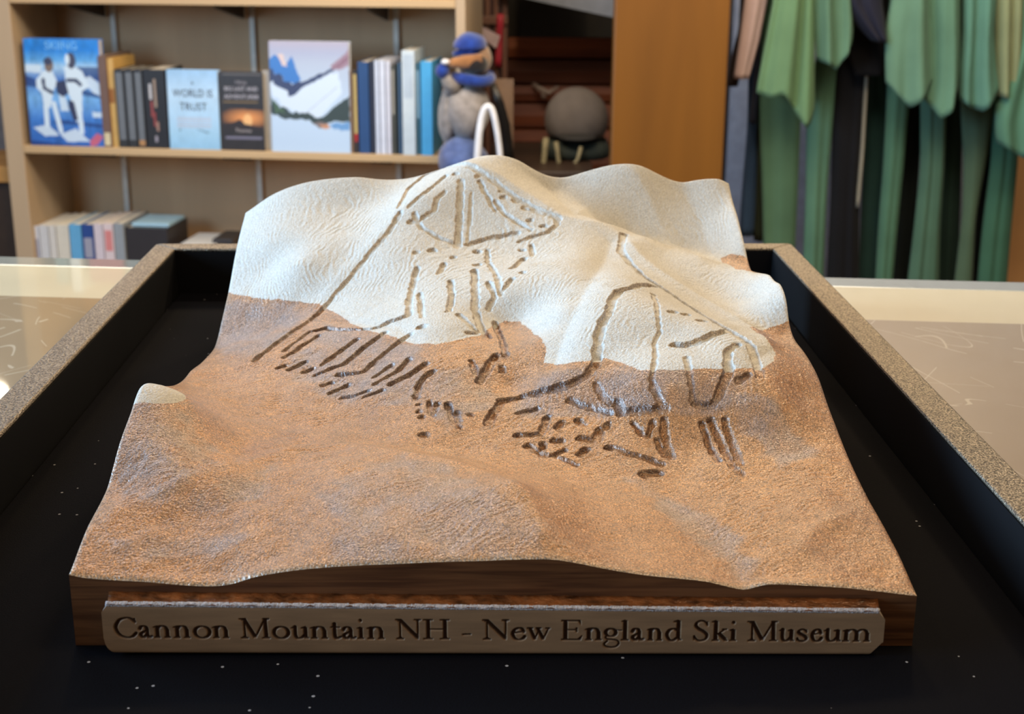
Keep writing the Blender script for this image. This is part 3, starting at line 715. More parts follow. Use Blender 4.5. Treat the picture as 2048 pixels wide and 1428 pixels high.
# engraved plaque -------------------------------------------------
def catmull(pts, n=10):
    P = [np.array(p, float) for p in pts]
    if len(P) < 3:
        return np.array(P)
    P = [2 * P[0] - P[1]] + P + [2 * P[-1] - P[-2]]
    out = []
    for i in range(1, len(P) - 2):
        for t in np.linspace(0, 1, n, endpoint=False):
            a, b, c, d = P[i - 1], P[i], P[i + 1], P[i + 2]
            out.append(.5 * (2 * b + (c - a) * t + (2 * a - 5 * b + 4 * c - d) * t * t + (3 * b - a - 3 * c + d) * t ** 3))
    out.append(P[-2])
    return np.array(out)
TK, TN = .088, .033
def ell(cx, cy, rx, ry):
    return [(cx + rx * math.sin(q), cy + ry * math.cos(q)) for q in np.linspace(0, 2 * PI, 17)]
def glyph(ch):                                             # strokes (points, weight) in box width x cap height
    C, S, F = 'curve', 'line', 'fill'
    sf = lambda x, y, w=.19, up=1: [(S, [(x - w, y), (x + w, y)], TN), (F, [(x - w * .72, y), (x + w * .72, y), (x + w * .3, y + .09 * up), (x - w * .3, y + .09 * up)], 0)]
    flag = lambda x, y, w=.2: [(F, [(x - w, y - .05), (x - w, y - .09), (x, y - .13), (x + .06, y - .1), (x + .06, y + .02), (x, y)], 0)]
    g = {
        'C': [(C, [(.95, .79), (.76, .95), (.54, .985), (.24, .86), (.06, .5), (.22, .14), (.54, .0), (.8, .05), (.97, .22)], 'n'), (S, [(.93, .97), (.95, .76)], TN)],
        'a': [(C, [(.10, .44), (.2, .54), (.4, .58), (.58, .52), (.64, .40)], 'n'), (C, [(.64, .42), (.64, .2), (.68, .06), (.8, .02), (.98, .07)], 'n'), (C, [(.64, .36), (.34, .27), (.13, .15), (.24, .03), (.42, .03), (.62, .16)], 'n'), (S, [(.08, .45), (.16, .47)], .055)],
        'n': [(S, [(.20, .56), (.20, .02)], TK)] + flag(.18, .60) + [(C, [(.22, .44), (.36, .56), (.54, .58), (.70, .52), (.77, .38)], 'n'), (S, [(.78, .42), (.78, .02)], TK)] + sf(.2, .02) + sf(.79, .02),
        'o': [(C, ell(.5, .29, .42, .29), 'n')],
        'M': sf(.11, .97, .11, -1) + [(S, [(.15, .97), (.17, .03)], .04), (S, [(.16, .95), (.5, .05)], TK), (S, [(.51, .04), (.83, .95)], .035), (S, [(.84, .96), (.87, .03)], TK)] + sf(.88, .97, .11, -1) + sf(.16, .02, .12) + sf(.87, .02, .13),
        'u': flag(.18, .60) + [(C, [(.2, .58), (.2, .2), (.27, .05), (.42, .01), (.6, .06), (.74, .18)], 'n')] + flag(.74, .60) + [(S, [(.78, .57), (.78, .06)], TK), (F, [(.72, .0), (1., .0), (1., .04), (.86, .1), (.72, .12)], 0)],
        't': [(C, [(.4, .74), (.4, .3), (.45, .08), (.62, .02), (.97, .09)], 'n'), (S, [(.04, .57), (.93, .57)], TN), (F, [(.06, .55), (.45, .76), (.45, .55)], 0)],
        'i': flag(.42, .60, .38) + [(S, [(.5, .57), (.5, .02)], TK)] + sf(.5, .02, .46) + [(C, ell(.48, .92, .08, .035), .045)],
        'N': sf(.1, .97, .12, -1) + [(S, [(.15, .97), (.16, .02)], .035), (S, [(.16, .95), (.86, .06)], TK), (S, [(.86, .97), (.86, .0)], .035)] + sf(.86, .97, .14, -1) + sf(.16, .02, .15),
        'H': [(S, [(.2, .97), (.2, .03)], TK), (S, [(.8, .97), (.8, .03)], TK), (S, [(.2, .5), (.8, .5)], TN)] + sf(.2, .97, .17, -1) + sf(.8, .97, .17, -1) + sf(.2, .02, .17) + sf(.8, .02, .17),
        '-': [(S, [(.05, .25), (.95, .27)], .034)],
        'e': [(S, [(.14, .34), (.86, .40)], TN), (C, [(.87, .40), (.76, .54), (.52, .585), (.22, .48), (.1, .27), (.26, .06), (.55, .0), (.8, .05), (.95, .16)], 'n')],
        'w': [(S, [(.12, .57), (.34, .02)], TK * .85), (S, [(.34, .02), (.53, .56)], .03), (S, [(.46, .57), (.70, .02)], TK * .85), (S, [(.70, .02), (.92, .57)], .03), (S, [(0, .58), (.26, .58)], TN), (S, [(.38, .58), (.62, .58)], TN), (S, [(.8, .58), (1, .58)], TN)],
        'E': [(S, [(.22, .97), (.22, .03)], TK), (S, [(.02, .97), (.90, .97)], TN), (S, [(.2, .51), (.72, .51)], TN), (S, [(.02, .02), (.93, .02)], TN), (F, [(.78, .97), (.92, .97), (.92, .76)], 0), (S, [(.73, .62), (.73, .40)], TN), (F, [(.74, .02), (.93, .02), (1., .24)], 0)] + sf(.2, .97, .15, -1) + sf(.2, .02, .15),
        'g': [(C, ell(.38, .38, .26, .19), 'n'), (C, [(.22, .24), (.12, .14), (.22, .05), (.5, .03), (.74, -.03), (.8, -.17), (.66, -.32), (.38, -.36), (.12, -.3), (.06, -.18), (.2, -.05)], .042), (S, [(.58, .5), (.97, .5)], .03)],
        'l': flag(.38, 1.02, .34) + [(S, [(.45, 1.0), (.45, .02)], TK)] + sf(.46, .02, .46),
        'd': flag(.70, 1.02, .22) + [(S, [(.77, 1.0), (.77, .05)], TK), (C, [(.72, .48), (.5, .585), (.22, .5), (.1, .28), (.22, .06), (.45, .0), (.72, .14)], 'n'), (F, [(.72, -.01), (1., .02), (1., .05), (.86, .1)], 0)],
        'S': [(C, [(.86, .78), (.72, .94), (.46, .99), (.2, .90), (.16, .72), (.36, .58), (.64, .46), (.86, .28), (.78, .08), (.5, .0), (.24, .04), (.06, .22)], 's'), (S, [(.86, .96), (.87, .76)], TN), (S, [(.05, .25), (.07, .03)], TN)],
        'k': flag(.18, 1.02, .2) + [(S, [(.24, 1.0), (.24, .02)], TK), (S, [(.26, .26), (.78, .56)], .032), (S, [(.46, .36), (.88, .04)], TK), (S, [(.64, .575), (.96, .575)], TN), (S, [(.78, .02), (1., .02)], TN)] + sf(.24, .02, .22),
        's': [(C, [(.85, .46), (.68, .56), (.45, .585), (.2, .52), (.2, .41), (.42, .33), (.68, .26), (.86, .15), (.75, .03), (.48, .0), (.22, .03), (.08, .14)], 's'), (S, [(.85, .58), (.86, .43)], TN), (S, [(.07, .17), (.08, .01)], TN)],
        'm': [(S, [(.12, .56), (.12, .02)], TK)] + flag(.11, .60, .12) + [(C, [(.13, .44), (.24, .56), (.36, .58), (.46, .5), (.50, .36)], 'n'), (S, [(.50, .42), (.50, .02)], TK), (C, [(.51, .44), (.62, .56), (.74, .58), (.84, .5), (.88, .36)], 'n'), (S, [(.88, .42), (.88, .02)], TK)] + sf(.12, .02, .12) + sf(.50, .02, .12) + sf(.88, .02, .12),
    }
    return g[ch]
LETTERS = [('C', 16.56, 24.26, 7.02, 7.76), ('a', 24.94, 29.57, 6.97, 7.76), ('n', 30.25, 36.25, 6.94, 7.76), ('n', 37.27, 43.1, 6.91, 7.77), ('o', 44.12, 50.29, 6.87, 7.77), ('n', 50.98, 56.8, 6.83, 7.77), ('M', 60.4, 71.04, 6.78, 7.77), ('o', 71.89, 77.89, 6.72, 7.77), ('u', 78.6, 84.78, 6.68, 7.77), ('n', 85.29, 91.47, 6.65, 7.77), ('t', 92.16, 95.93, 6.61, 7.78), ('a', 96.28, 101.08, 6.59, 7.78), ('i', 101.6, 104.17, 6.56, 7.78), ('n', 105.2, 111.39, 6.54, 7.78), ('N', 115.34, 124.1, 6.49, 7.78), ('H', 124.62, 134.42, 6.44, 7.78), ('-', 138.37, 141.81, 6.36, 7.78), ('N', 145.82, 155.07, 6.32, 7.79), ('e', 155.81, 160.8, 6.27, 7.79), ('w', 161.36, 169.5, 6.24, 7.79), ('E', 173.2, 180.8, 6.17, 7.79), ('n', 181.91, 187.83, 6.13, 7.79), ('g', 188.2, 195.06, 6.09, 7.79), ('l', 194.5, 197.47, 6.06, 7.79), ('a', 198.02, 202.47, 6.04, 7.79), ('n', 203.77, 209.14, 6.01, 7.8), ('d', 210.07, 216.0, 5.98, 7.8), ('S', 219.93, 225.53, 5.92, 7.8), ('k', 226.49, 232.09, 5.89, 7.8), ('i', 232.66, 235.37, 5.85, 7.8), ('M', 238.91, 249.71, 5.82, 7.8), ('u', 250.36, 255.75, 5.76, 7.8), ('s', 256.4, 260.51, 5.73, 7.81), ('e', 261.59, 265.48, 5.7, 7.81), ('u', 266.13, 272.39, 5.67, 7.81), ('m', 272.83, 282.55, 5.64, 7.81)]
VP = -.0075                                                # front plane of the plaque
def zline(u, a, b):                                        # edge heights run slightly downhill to the right
    return a + (b - a) * (u - .0125) / .2745
RX, NX, NZ = .00006, 1500, 100
PX0, PX1 = .0124, .2874
def text_mask():
    w, h = int(.276 / RX), int(.0225 / RX)
    M = np.zeros((h, w), bool)
    x0, y0 = PX0, 0.
    gx = (np.arange(w) + .5) * RX + x0
    gy = (np.arange(h) + .5) * RX + y0
    for ch, a, b, base, cap_ in LETTERS:
        a, b, base, cap_ = a * 1e-3, b * 1e-3, base * 1e-3, cap_ * 1e-3
        wd = (b - a) / cap_
        i0, i1 = max(int((a - x0 - .001) / RX), 0), min(int((b - x0 + .001) / RX), w)
        j0, j1 = max(int((base - .0035) / RX), 0), min(int((base + cap_ * 1.1) / RX), h)
        GX, GY = np.meshgrid((gx[i0:i1] - a) / cap_, (gy[j0:j1] - base) / cap_)
        X = np.c_[GX.ravel(), GY.ravel()]
        m = np.zeros(len(X), bool)
        for kind, pts, wt in glyph(ch):
            p = np.array([(x * wd, y) for x, y in pts])
            if kind == 'fill':
                m |= in_poly(X, p)
                continue
            if kind == 'curve':
                p = catmull(p)
            for q, r in zip(p[:-1], p[1:]):
                ab = r - q
                ln = np.linalg.norm(ab)
                if ln < 1e-6:
                    continue
                if wt == 'n':
                    hw = TN + (TK * .93 - TN) * (abs(ab[1]) / ln) ** 1.2
                elif wt == 's':
                    hw = TN + (TK * .95 - TN) * max(0, -ab[1] * .75 + ab[0] * .55) / ln if True else 0
                    hw = max(hw, TN + .01)
                else:
                    hw = wt
                t = ((X - q) @ ab) / (ab @ ab)
                if kind == 'line':
                    ok = (t >= 0) & (t <= 1)
                    d = np.abs((X - q) @ np.array([-ab[1], ab[0]])) / ln
                    m |= ok & (d < hw)
                else:
                    t = np.clip(t, 0, 1)
                    m |= np.linalg.norm(X - (q + t[:, None] * ab), axis=1) < hw
        M[j0:j1, i0:i1] |= m.reshape(GX.shape)
    return M
M = text_mask().astype(float)
cs = np.cumsum(np.cumsum(np.pad(M, ((1, 0), (1, 0))), 0), 1)
def cover(x, y, r):                                        # mean of the mask in a small square
    i0 = np.clip(((x - r - PX0) / RX).astype(int), 0, M.shape[1] - 1); i1 = np.clip(((x + r - PX0) / RX).astype(int) + 1, 1, M.shape[1])
    j0 = np.clip(((y - r) / RX).astype(int), 0, M.shape[0] - 1); j1 = np.clip(((y + r) / RX).astype(int) + 1, 1, M.shape[0])
    return (cs[j1, i1] - cs[j0, i1] - cs[j1, i0] + cs[j0, i0]) / ((i1 - i0) * (j1 - j0))
tz = np.linspace(0, 1, NZ)
tx = np.linspace(0, 1, NX)
TX, TZ = np.meshgrid(tx, tz)
# outline: rounded lower left corner, chamfered others
def left(t_, h): 
    zz = t_ * h
    return np.where(zz < .0052, .0127 + .0045 * (1 - np.sqrt(np.clip(1 - (1 - zz / .0052) ** 2, 0, 1))), np.where(zz > h - .0028, .0125 + (zz - h + .0028) * .85, .0125))
def right(t_, h):
    zz = t_ * h
    return np.where(zz < .0052, .2868 - (.0052 - zz) * .82, np.where(zz > h - .0034, .2873 - (zz - h + .0034) * .85, .2872))
H_ = .0183
XL, XR = left(TZ, H_), right(TZ, H_)
PXg = XL + (XR - XL) * TX
PZg = zline(PXg, .0009, .0004) + TZ * (zline(PXg, .0199, .0174) - zline(PXg, .0009, .0004))
cv_ = cover(PXg.ravel(), PZg.ravel(), .00009)
dep = cover(PXg.ravel(), PZg.ravel(), .00016)
maple = np.array([.44, .262, .138])
XY = np.c_[PXg.ravel(), PZg.ravel() * 9]
pc = maple * (1 + .10 * value_noise(XY, .016, 31) + .06 * value_noise(XY, .006, 32) + .02 * rng.normal(size=len(XY)))[:, None]
pc = pc * (1 - cv_[:, None]) + np.array([.060, .025, .011]) * cv_[:, None]
eg = np.minimum(TZ, 1 - TZ).ravel() * H_
PY = np.full(PXg.size, VP) + dep * .0007 + .0006 * np.exp(-eg / .0004)
pi = np.arange(NX * NZ).reshape(NZ, NX)
Fp = np.stack([pi[:-1, :-1], pi[:-1, 1:], pi[1:, 1:], pi[1:, :-1]], -1).reshape(-1, 4)
kp = attr_mat('maple_plaque', .5)
plaque = np_mesh('plaque', np.c_[PXg.ravel(), PY, PZg.ravel()], Fp, [kp.m], np.clip(pc, .005, 1))
plaque.parent = relief
plaque['label'] = 'pale engraved name plaque'
pr = np.r_[pi[0, :-1:10], pi[:-1:8, -1], pi[-1, :0:-10], pi[:0:-8, 0]]
fv = np.c_[PXg.ravel(), PY, PZg.ravel()]
edge_m = plain('plaque_edge', (.42, .32, .24), .55, var=.25, scale=600, bump=.6, bscale=1500)
amber = plain('amber_stained_top', (.20, .068, .020), .30, var=.75, scale=240, bump=.7, bscale=700, stretch=(.6, 1, 1), metal=.2)
q = len(pr)
mb = MB()
mb.add([tuple(fv[j]) for j in pr] + [(fv[j][0], 0.0, fv[j][2]) for j in pr], [(j, (j + 1) % q, (j + 1) % q + q, j + q) for j in range(q)])
mb.build('plaque_edge', edge_m, plaque)
# glossy stained ledge above the plaque front, rising to the block
u_ = np.linspace(.0135, .2862, 160)
G = []
for f_, dz in ((0, -.0004), (.12, .0002), (.3, .0002), (.7, .0006), (1, .0011)):
    G.append([(u + (.0012 if u < .15 else -.0012) * (1 - f_) * (1 if u < .016 or u > .284 else 0), VP + .0004 + (-VP - .0003) * f_, zline(u, .0199, .0174) + dz + .00025 * math.sin(u * 900) * rnd.random()) for u in u_])
MB().grid(G).build('amber_ledge', [amber], plaque, solid=.0006)
G = []
for f_, dz in ((0, -.0008), (.5, .0004), (1, .0003)):
    G.append([(u, VP + .0001 + .0016 * f_, zline(u, .0199, .0174) + dz + .0002 * rnd.random()) for u in np.linspace(.0140, .2852, 420)])
fz = plain('fuzzy_edge_highlight', (.62, .56, .55), .6, var=.4, scale=900, bump=.8, bscale=2200)  # highlight along the plaque's top edge, painted as a pale strip
MB().grid(G).build('arris_highlight', [fz], plaque, solid=.0003)

# ------------------------------------------------------------------ bookcase
KA = math.radians(-7.3)
ke, kn = np.array([math.cos(KA), math.sin(KA), 0]), np.array([-math.sin(KA), math.cos(KA), 0])
K0 = np.array([-.6, 3.75, 0])
def bk(px, py, d=0.):                                      # pixel on the plane d behind the bookcase front -> (s, z)
    p = on_plane(px, py, K0 + kn * d, kn)
    return (p - K0) @ ke, p[2]
def kw(s, d, z):
    p = K0 + ke * s + kn * d
    return (p[0], p[1], z)
birch = wood('birch_ply', lin(198, 170, 130), lin(184, 154, 114), 'X', 9, .5)
birchz = wood('birch_panel', lin(184, 162, 134), lin(168, 146, 118), 'Z', 9, .5)
back_m = wood('brown_back_panel', lin(200, 164, 124), lin(184, 150, 112), 'Z', 6, .7)
steel = plain('steel_strip', lin(206, 198, 184), .5, .1)
brk_m = plain('dark_bracket', lin(58, 50, 44), .5)
case = thing('bookcase', 'pale birch bookcase with steel shelf strips standing behind the counter', 'bookcase', kw(0, 0, FLOOR), (0, 0, KA))
zf = -FLOOR
MB().box(-.804, -.7525, 0, .30, 0, 1.0 + zf).build('side_panel', birchz, case, bevel=.002)
MB().box(.4545, .480, 0, .30, 0, 1.0 + zf).build('side_panel', birchz, case, bevel=.002)
MB().box(-.7525, .4545, .285, .30, 0, 1.0 + zf).build('back_panel', back_m, case)
ZS = -.335
for zt_, d0 in ((.066, 0), (ZS, 0), (-.745, 0), (.46, 0), (.98, 0)):
    MB().box(-.752, .454, d0, .28, zt_ - .0205 + zf, zt_ + zf).build('shelf', birch, case, bevel=.002)
for px in (240, 513, 796):
    s, _ = bk(px, 200, .28)
    b = MB().box(s - .008, s + .008, .270, .2848, .02 + zf - .96, .5 + zf)
    st_ = b.build('shelf_strip', steel, case, bevel=.002)
    for zt_ in (.066, ZS, -.745):
        z1 = zt_ - .0207 + zf
        MB().add([(s - .028, .03, z1), (s - .028, .27, z1), (s - .028, .27, z1 - .05), (s - .028, .05, z1 - .012), (s - .020, .03, z1), (s - .020, .27, z1), (s - .020, .27, z1 - .05), (s - .020, .05, z1 - .012)],
                 [(0, 1, 2, 3), (7, 6, 5, 4), (0, 4, 5, 1), (1, 5, 6, 2), (2, 6, 7, 3), (3, 7, 4, 0)]).build('shelf_bracket', brk_m, st_)

# ------------------------------------------------------------------ books
paper = plain('book_pages', lin(214, 206, 190), .8, var=.1, scale=80, stretch=(1, 1, .05))
def canvas(w, h, base):
    c = np.zeros((h, w, 3))
    c[:] = base[:3]
    yy, xx = np.mgrid[0:h, 0:w]
    X = np.c_[(xx.ravel() + .5) / w, (yy.ravel() + .5) / h]  # x right, y up, 0..1
    return c.reshape(-1, 3), X
def paint_poly(c, X, pts, col, a=1.):
    m = in_poly(X, np.array(pts, float))
    c[m] = c[m] * (1 - a) + np.array(col[:3]) * a
def paint_line(c, X, pts, r, col, a=1., asp=1.35):
    S = np.array([1, asp])
    m = seg_dist(X * S, np.array(pts, float) * S) < r
    c[m] = c[m] * (1 - a) + np.array(col[:3]) * a
def paint_ell(c, X, x, y, rx, ry, col, a=1.):
    m = ((X[:, 0] - x) / rx) ** 2 + ((X[:, 1] - y) / ry) ** 2 < 1
    c[m] = c[m] * (1 - a) + np.array(col[:3]) * a
def cover_mesh(c, cw, chh, w, h, y, parent, name='front_cover', gloss=.35):
    x = np.linspace(-w / 2, w / 2, cw)
    zz = np.linspace(0, h, chh)
    XX, ZZ = np.meshgrid(x, zz)
    i = np.arange(cw * chh).reshape(chh, cw)
    F = np.stack([i[:-1, :-1], i[:-1, 1:], i[1:, 1:], i[1:, :-1]], -1).reshape(-1, 4)
    k = attr_mat(name + '_print', gloss)
    o = np_mesh(name, np.c_[XX.ravel(), np.full(XX.size, y), ZZ.ravel()], F, [k.m], np.clip(c, 0, 1))
    o.parent = parent
    return o
matcache = {}
def bmat(rgb, rough=.45):
    if (rgb, rough) not in matcache:
        matcache[(rgb, rough)] = plain('book_cloth', lin(*rgb), rough, var=.06, scale=40)
    return matcache[(rgb, rough)]
def lettering(txt, size, x, y, z, col, parent, name='lettering', rot=0., wide=1.0):
    cu = bpy.data.curves.new(name, 'FONT')
    cu.body, cu.size, cu.align_x, cu.align_y = txt, size, 'CENTER', 'CENTER'
    cu.resolution_u = 2
    cu.extrude = .0003
    t = bpy.data.objects.new('t', cu)
    COL.objects.link(t)
    dg = bpy.context.evaluated_depsgraph_get()
    me = bpy.data.meshes.new_from_object(t.evaluated_get(dg))
    bpy.data.objects.remove(t)
    me.materials.clear()
    me.materials.append(bmat(col, .5))
    o = bpy.data.objects.new(name, me)
    COL.objects.link(o)
    o.parent = parent
    o.location = (x, y, z)
    o.rotation_euler = (PI / 2, rot, 0)
    o.scale = (wide, 1, 1)
    return o
def spine_book(px0, px1, pyt, depth, rgb, label, d0=.012, group=None, shelf=ZS, bands=(), lean=0., name='book', cat='book'):
    s0, _ = bk(px0, 300 if shelf == ZS else 480, d0)
    s1, _ = bk(px1, 300 if shelf == ZS else 480, d0)
    _, zt_ = bk((px0 + px1) / 2, pyt, d0)
    w, h = (s1 - s0) - .0012, zt_ - shelf - .0002
    b = thing(name, label, cat, kw((s0 + s1) / 2, d0, shelf + .0002), (0, lean, KA), group)
    t = min(.003, w * .2)
    m = bmat(rgb)
    cv = MB().box(-w / 2, -w / 2 + t, 0, depth, 0, h).box(w / 2 - t, w / 2, 0, depth, 0, h).box(-w / 2, w / 2, -.001, t, 0, h)
    cv.build('cover', m, b, bevel=.0008)
    MB().box(-w / 2 + t, w / 2 - t, t, depth - .004, .003, h - .003).build('pages', paper, b)
    for (za, zb, c) in bands:
        MB().box(-w * .36, w * .36, -.0016, -.0008, h * za, h * zb).build('spine_label', bmat(c), b)
    return b
def face_book(px0, px1, pyt, thick, c, cw, chh, rgb, label, d0=.02, tilt=-.04, pyb=300):
    s0, _ = bk(px0, pyb, d0)
    s1, _ = bk(px1, pyb, d0)
    _, zt_ = bk((px0 + px1) / 2, pyt, d0)
    w, h = s1 - s0 - .001, (zt_ - ZS)
    b = thing('book', label, 'book', kw((s0 + s1) / 2, d0, ZS + .0006), (tilt, 0, KA))
    m = bmat(rgb)
    MB().box(-w / 2, w / 2, 0, .0025, 0, h).box(-w / 2, w / 2, thick - .0025, thick, 0, h).box(-w / 2, -w / 2 + .0025, 0, thick, 0, h).build('cover', m, b, bevel=.0006)
    MB().box(-w / 2 + .0025, w / 2 - .003, .0025, thick - .0025, .003, h - .003).build('pages', paper, b)
    cover_mesh(c, cw, chh, w, h, -.0006, b)
    return b, w, h
def vgrad(c, X, stops):
    ys = [s_[0] for s_ in stops]
    for k_ in range(3):
        c[:, k_] = np.interp(X[:, 1], ys, [s_[1][k_] for s_ in stops])

# large blue book with two skiers
cw, chh = 110, 148
c, X = canvas(cw, chh, lin(60, 120, 200))
vgrad(c, X, [(0, lin(40, 92, 176)), (.25, lin(58, 116, 196)), (.45, lin(110, 168, 226)), (.62, lin(60, 110, 190)), (.74, lin(160, 200, 236)), (.80, lin(88, 160, 224)), (.9, lin(20, 122, 214)), (1, lin(34, 128, 216))])
n_ = value_noise(X * [1, .35], .05, 41) + .6 * value_noise(X, .03, 42)
c *= (1 + .20 * n_)[:, None]
for p in [[(0, .66), (.14, .62), (.2, .54), (0, .56)], [(.6, .74), (1, .74), (1, .62), (.7, .62)], [(.7, .49), (1, .45), (1, .49), (.75, .53)], [(.3, .22), (1, .18), (1, .21), (.4, .25)], [(0, .05), (.4, .02), (.7, 0), (0, 0)]]:
    paint_poly(c, X, p, lin(26, 52, 116), .8)
for p in [[(0, .76), (.22, .76), (.22, .68), (0, .69)], [(.72, .62), (.9, .5), (1, .47), (1, .58), (.85, .66)], [(.05, .17), (.25, .2), (.4, .1), (.2, .09)], [(.4, .11), (.62, .17), (.8, .05), (.5, .04)], [(.42, .5), (.5, .5), (.55, .33), (.44, .33)], [(.85, .33), (1, .32), (1, .28), (.86, .28)]]:
    paint_poly(c, X, p, lin(206, 226, 244), .85)
wht, dkc = lin(206, 226, 244), lin(48, 54, 86)
paint_poly(c, X, [(.14, .62), (.24, .70), (.36, .70), (.42, .6), (.36, .52), (.3, .36), (.22, .36), (.2, .5), (.14, .54)], wht)
paint_line(c, X, [(.24, .38), (.24, .2)], .03, wht)
paint_line(c, X, [(.35, .40), (.42, .14)], .03, wht)
paint_line(c, X, [(.23, .62), (.24, .54), (.34, .5)], .022, dkc)
paint_ell(c, X, .32, .76, .06, .07, lin(120, 104, 96))
paint_ell(c, X, .31, .79, .055, .035, lin(52, 60, 90))
paint_poly(c, X, [(.52, .74), (.62, .77), (.76, .70), (.84, .56), (.74, .52), (.72, .3), (.64, .22), (.6, .4), (.54, .52)], wht)
paint_line(c, X, [(.68, .36), (.70, .14)], .032, wht)
paint_poly(c, X, [(.4, .6), (.52, .62), (.56, .5), (.48, .46), (.4, .5)], dkc)
paint_poly(c, X, [(.54, .44), (.62, .42), (.66, .25), (.6, .24), (.55, .36)], dkc)
paint_line(c, X, [(.56, .62), (.66, .62), (.72, .58)], .024, dkc)
paint_ell(c, X, .62, .80, .06, .075, lin(66, 66, 88))
paint_ell(c, X, .57, .81, .03, .05, wht)
paint_poly(c, X, [(.80, .06), (.9, .13), (.98, .1), (.9, .02), (.8, .0)], lin(196, 96, 116), .9)
b, w, h = face_book(63, 211, 79, .028, c, cw, chh, (70, 120, 196), 'large blue book with two skiers in white on its cover, leftmost on the middle shelf', .012, -.03, 292)
lettering('SKIING', .030, 0, -.0012, h * .935, (120, 186, 240), b, 'title')

spine_book(209, 226, 112, .17, (108, 84, 74), 'thick brown and cream book with a tan edge beside the blue skier book', .012, bands=((.02, .16, (208, 196, 160)),))
tn = spine_book(226, 240, 117, .15, (198, 160, 92), 'tan yellow book wedged between the brown book and the dark spines', .02, bands=((.50, .66, (150, 96, 40)),))
for i, (a, b_) in enumerate([(240, 258), (259, 277), (278, 295)]):
    spine_book(a, b_, 139, .14, (44, 44, 46), ['dark grey book with a pale spine stripe, first from the tan book', 'dark grey book with a pale spine stripe, middle of three alike', 'dark grey book with a pale stripe and orange foot, third from the tan book'][i], .012, 'dark striped spines', bands=((.10, .96, (104, 110, 118)),) + (((.03, .10, (170, 128, 84)),) if i == 2 else ()))
bb = spine_book(296, 339, 139, .14, (34, 33, 36), 'thick black book with red and white lettering beside the pale blue cover', .012)
hh = bk(317, 139, .012)[1] - ZS
for x, z0, z1, c_ in ((-.012, .62, .82, (190, 190, 196)), (-.010, .40, .60, (140, 66, 66)), (.001, .52, .88, (150, 132, 118)), (-.004, .28, .46, (132, 60, 58)), (.003, .22, .34, (150, 120, 108)), (-.003, .08, .16, (150, 146, 160))):
    MB().box(x - .0035, x + .0035, -.0018, -.0008, hh * z0, hh * z1).build('spine_lettering', bmat(c_), bb)

cw, chh = 80, 122
c, X = canvas(cw, chh, lin(150, 192, 228))
vgrad(c, X, [(0, lin(140, 188, 226)), (.2, lin(160, 204, 236)), (.4, lin(170, 208, 240)), (.7, lin(180, 212, 240)), (1, lin(150, 192, 232))])
c *= (1 + .06 * value_noise(X, .12, 43) + .04 * value_noise(X, .04, 44))[:, None]
for y in (.40, .37, .34, .31, .28):
    paint_line(c, X, [(.17, y), (.83, y)], .008, lin(196, 166, 170), .8, 1.55)
paint_poly(c, X, [(.52, .27), (.8, .22), (.76, .2), (.6, .24)], lin(110, 140, 168), .9)
paint_poly(c, X, [(.18, .24), (.24, .27), (.23, .22)], lin(110, 140, 168), .9)
b, w, h = face_book(341, 442, 141, .022, c, cw, chh, (150, 190, 226), 'pale blue book with dark capital lettering facing out beside a black cover', .010, -.03)
lettering('a', .016, 0, -.0012, h * .845, (60, 62, 80), b, 'small_word')
lettering('WORLD IS', .029, 0, -.0012, h * .705, (52, 50, 62), b, 'title', wide=.82)
lettering('TRUST', .029, 0, -.0012, h * .535, (52, 50, 62), b, 'title', wide=.88)

c, X = canvas(cw, chh, lin(44, 38, 36))
c *= (1 + .15 * value_noise(X, .06, 45))[:, None]
m = in_poly(X, np.array([(.05, .30), (1, .30), (1, .52), (.05, .54)]))
r_ = np.hypot((X[:, 0] - .6) / .55, (X[:, 1] - .42) / .13)
g_ = np.clip(1.15 - r_, 0, 1)[:, None]
c[m] = (c * (1 - g_) + np.array(lin(226, 150, 84)[:3]) * g_)[m]
paint_ell(c, X, .62, .38, .10, .09, lin(236, 190, 130), .8)
paint_poly(c, X, [(.05, .34), (.3, .36), (.44, .40), (.56, .34), (1, .30), (1, .26), (.05, .26)], lin(46, 36, 34))
paint_line(c, X, [(.08, .62), (.86, .62)], .008, lin(170, 140, 84), 1, 1.55)
paint_line(c, X, [(.12, .165), (.92, .165)], .022, lin(120, 118, 140), .9, 1.55)
paint_line(c, X, [(.1, .965), (.95, .965)], .010, lin(110, 104, 100), .8, 1.55)
b, w, h = face_book(444, 531, 145, .022, c, cw, chh, (42, 38, 38), 'black book with an orange sunset picture on its cover beside the pale blue book', .010, -.03)
lettering('Hiking', .012, 0, -.0012, h * .87, (150, 146, 156), b, 'small_word')
lettering('BIG LAST AND', .0155, 0, -.0012, h * .785, (186, 184, 196), b, 'title', wide=.92)
lettering('ADVENTURER', .0155, 0, -.0012, h * .685, (186, 184, 196), b, 'title', wide=.98)
lettering('Thomas', .014, .002, -.0012, h * .255, (170, 162, 164), b, 'author_name')
spine_book(532, 546, 141, .06, (176, 170, 162), 'thin pale grey book standing between the black cover and the mountain cover', .03)

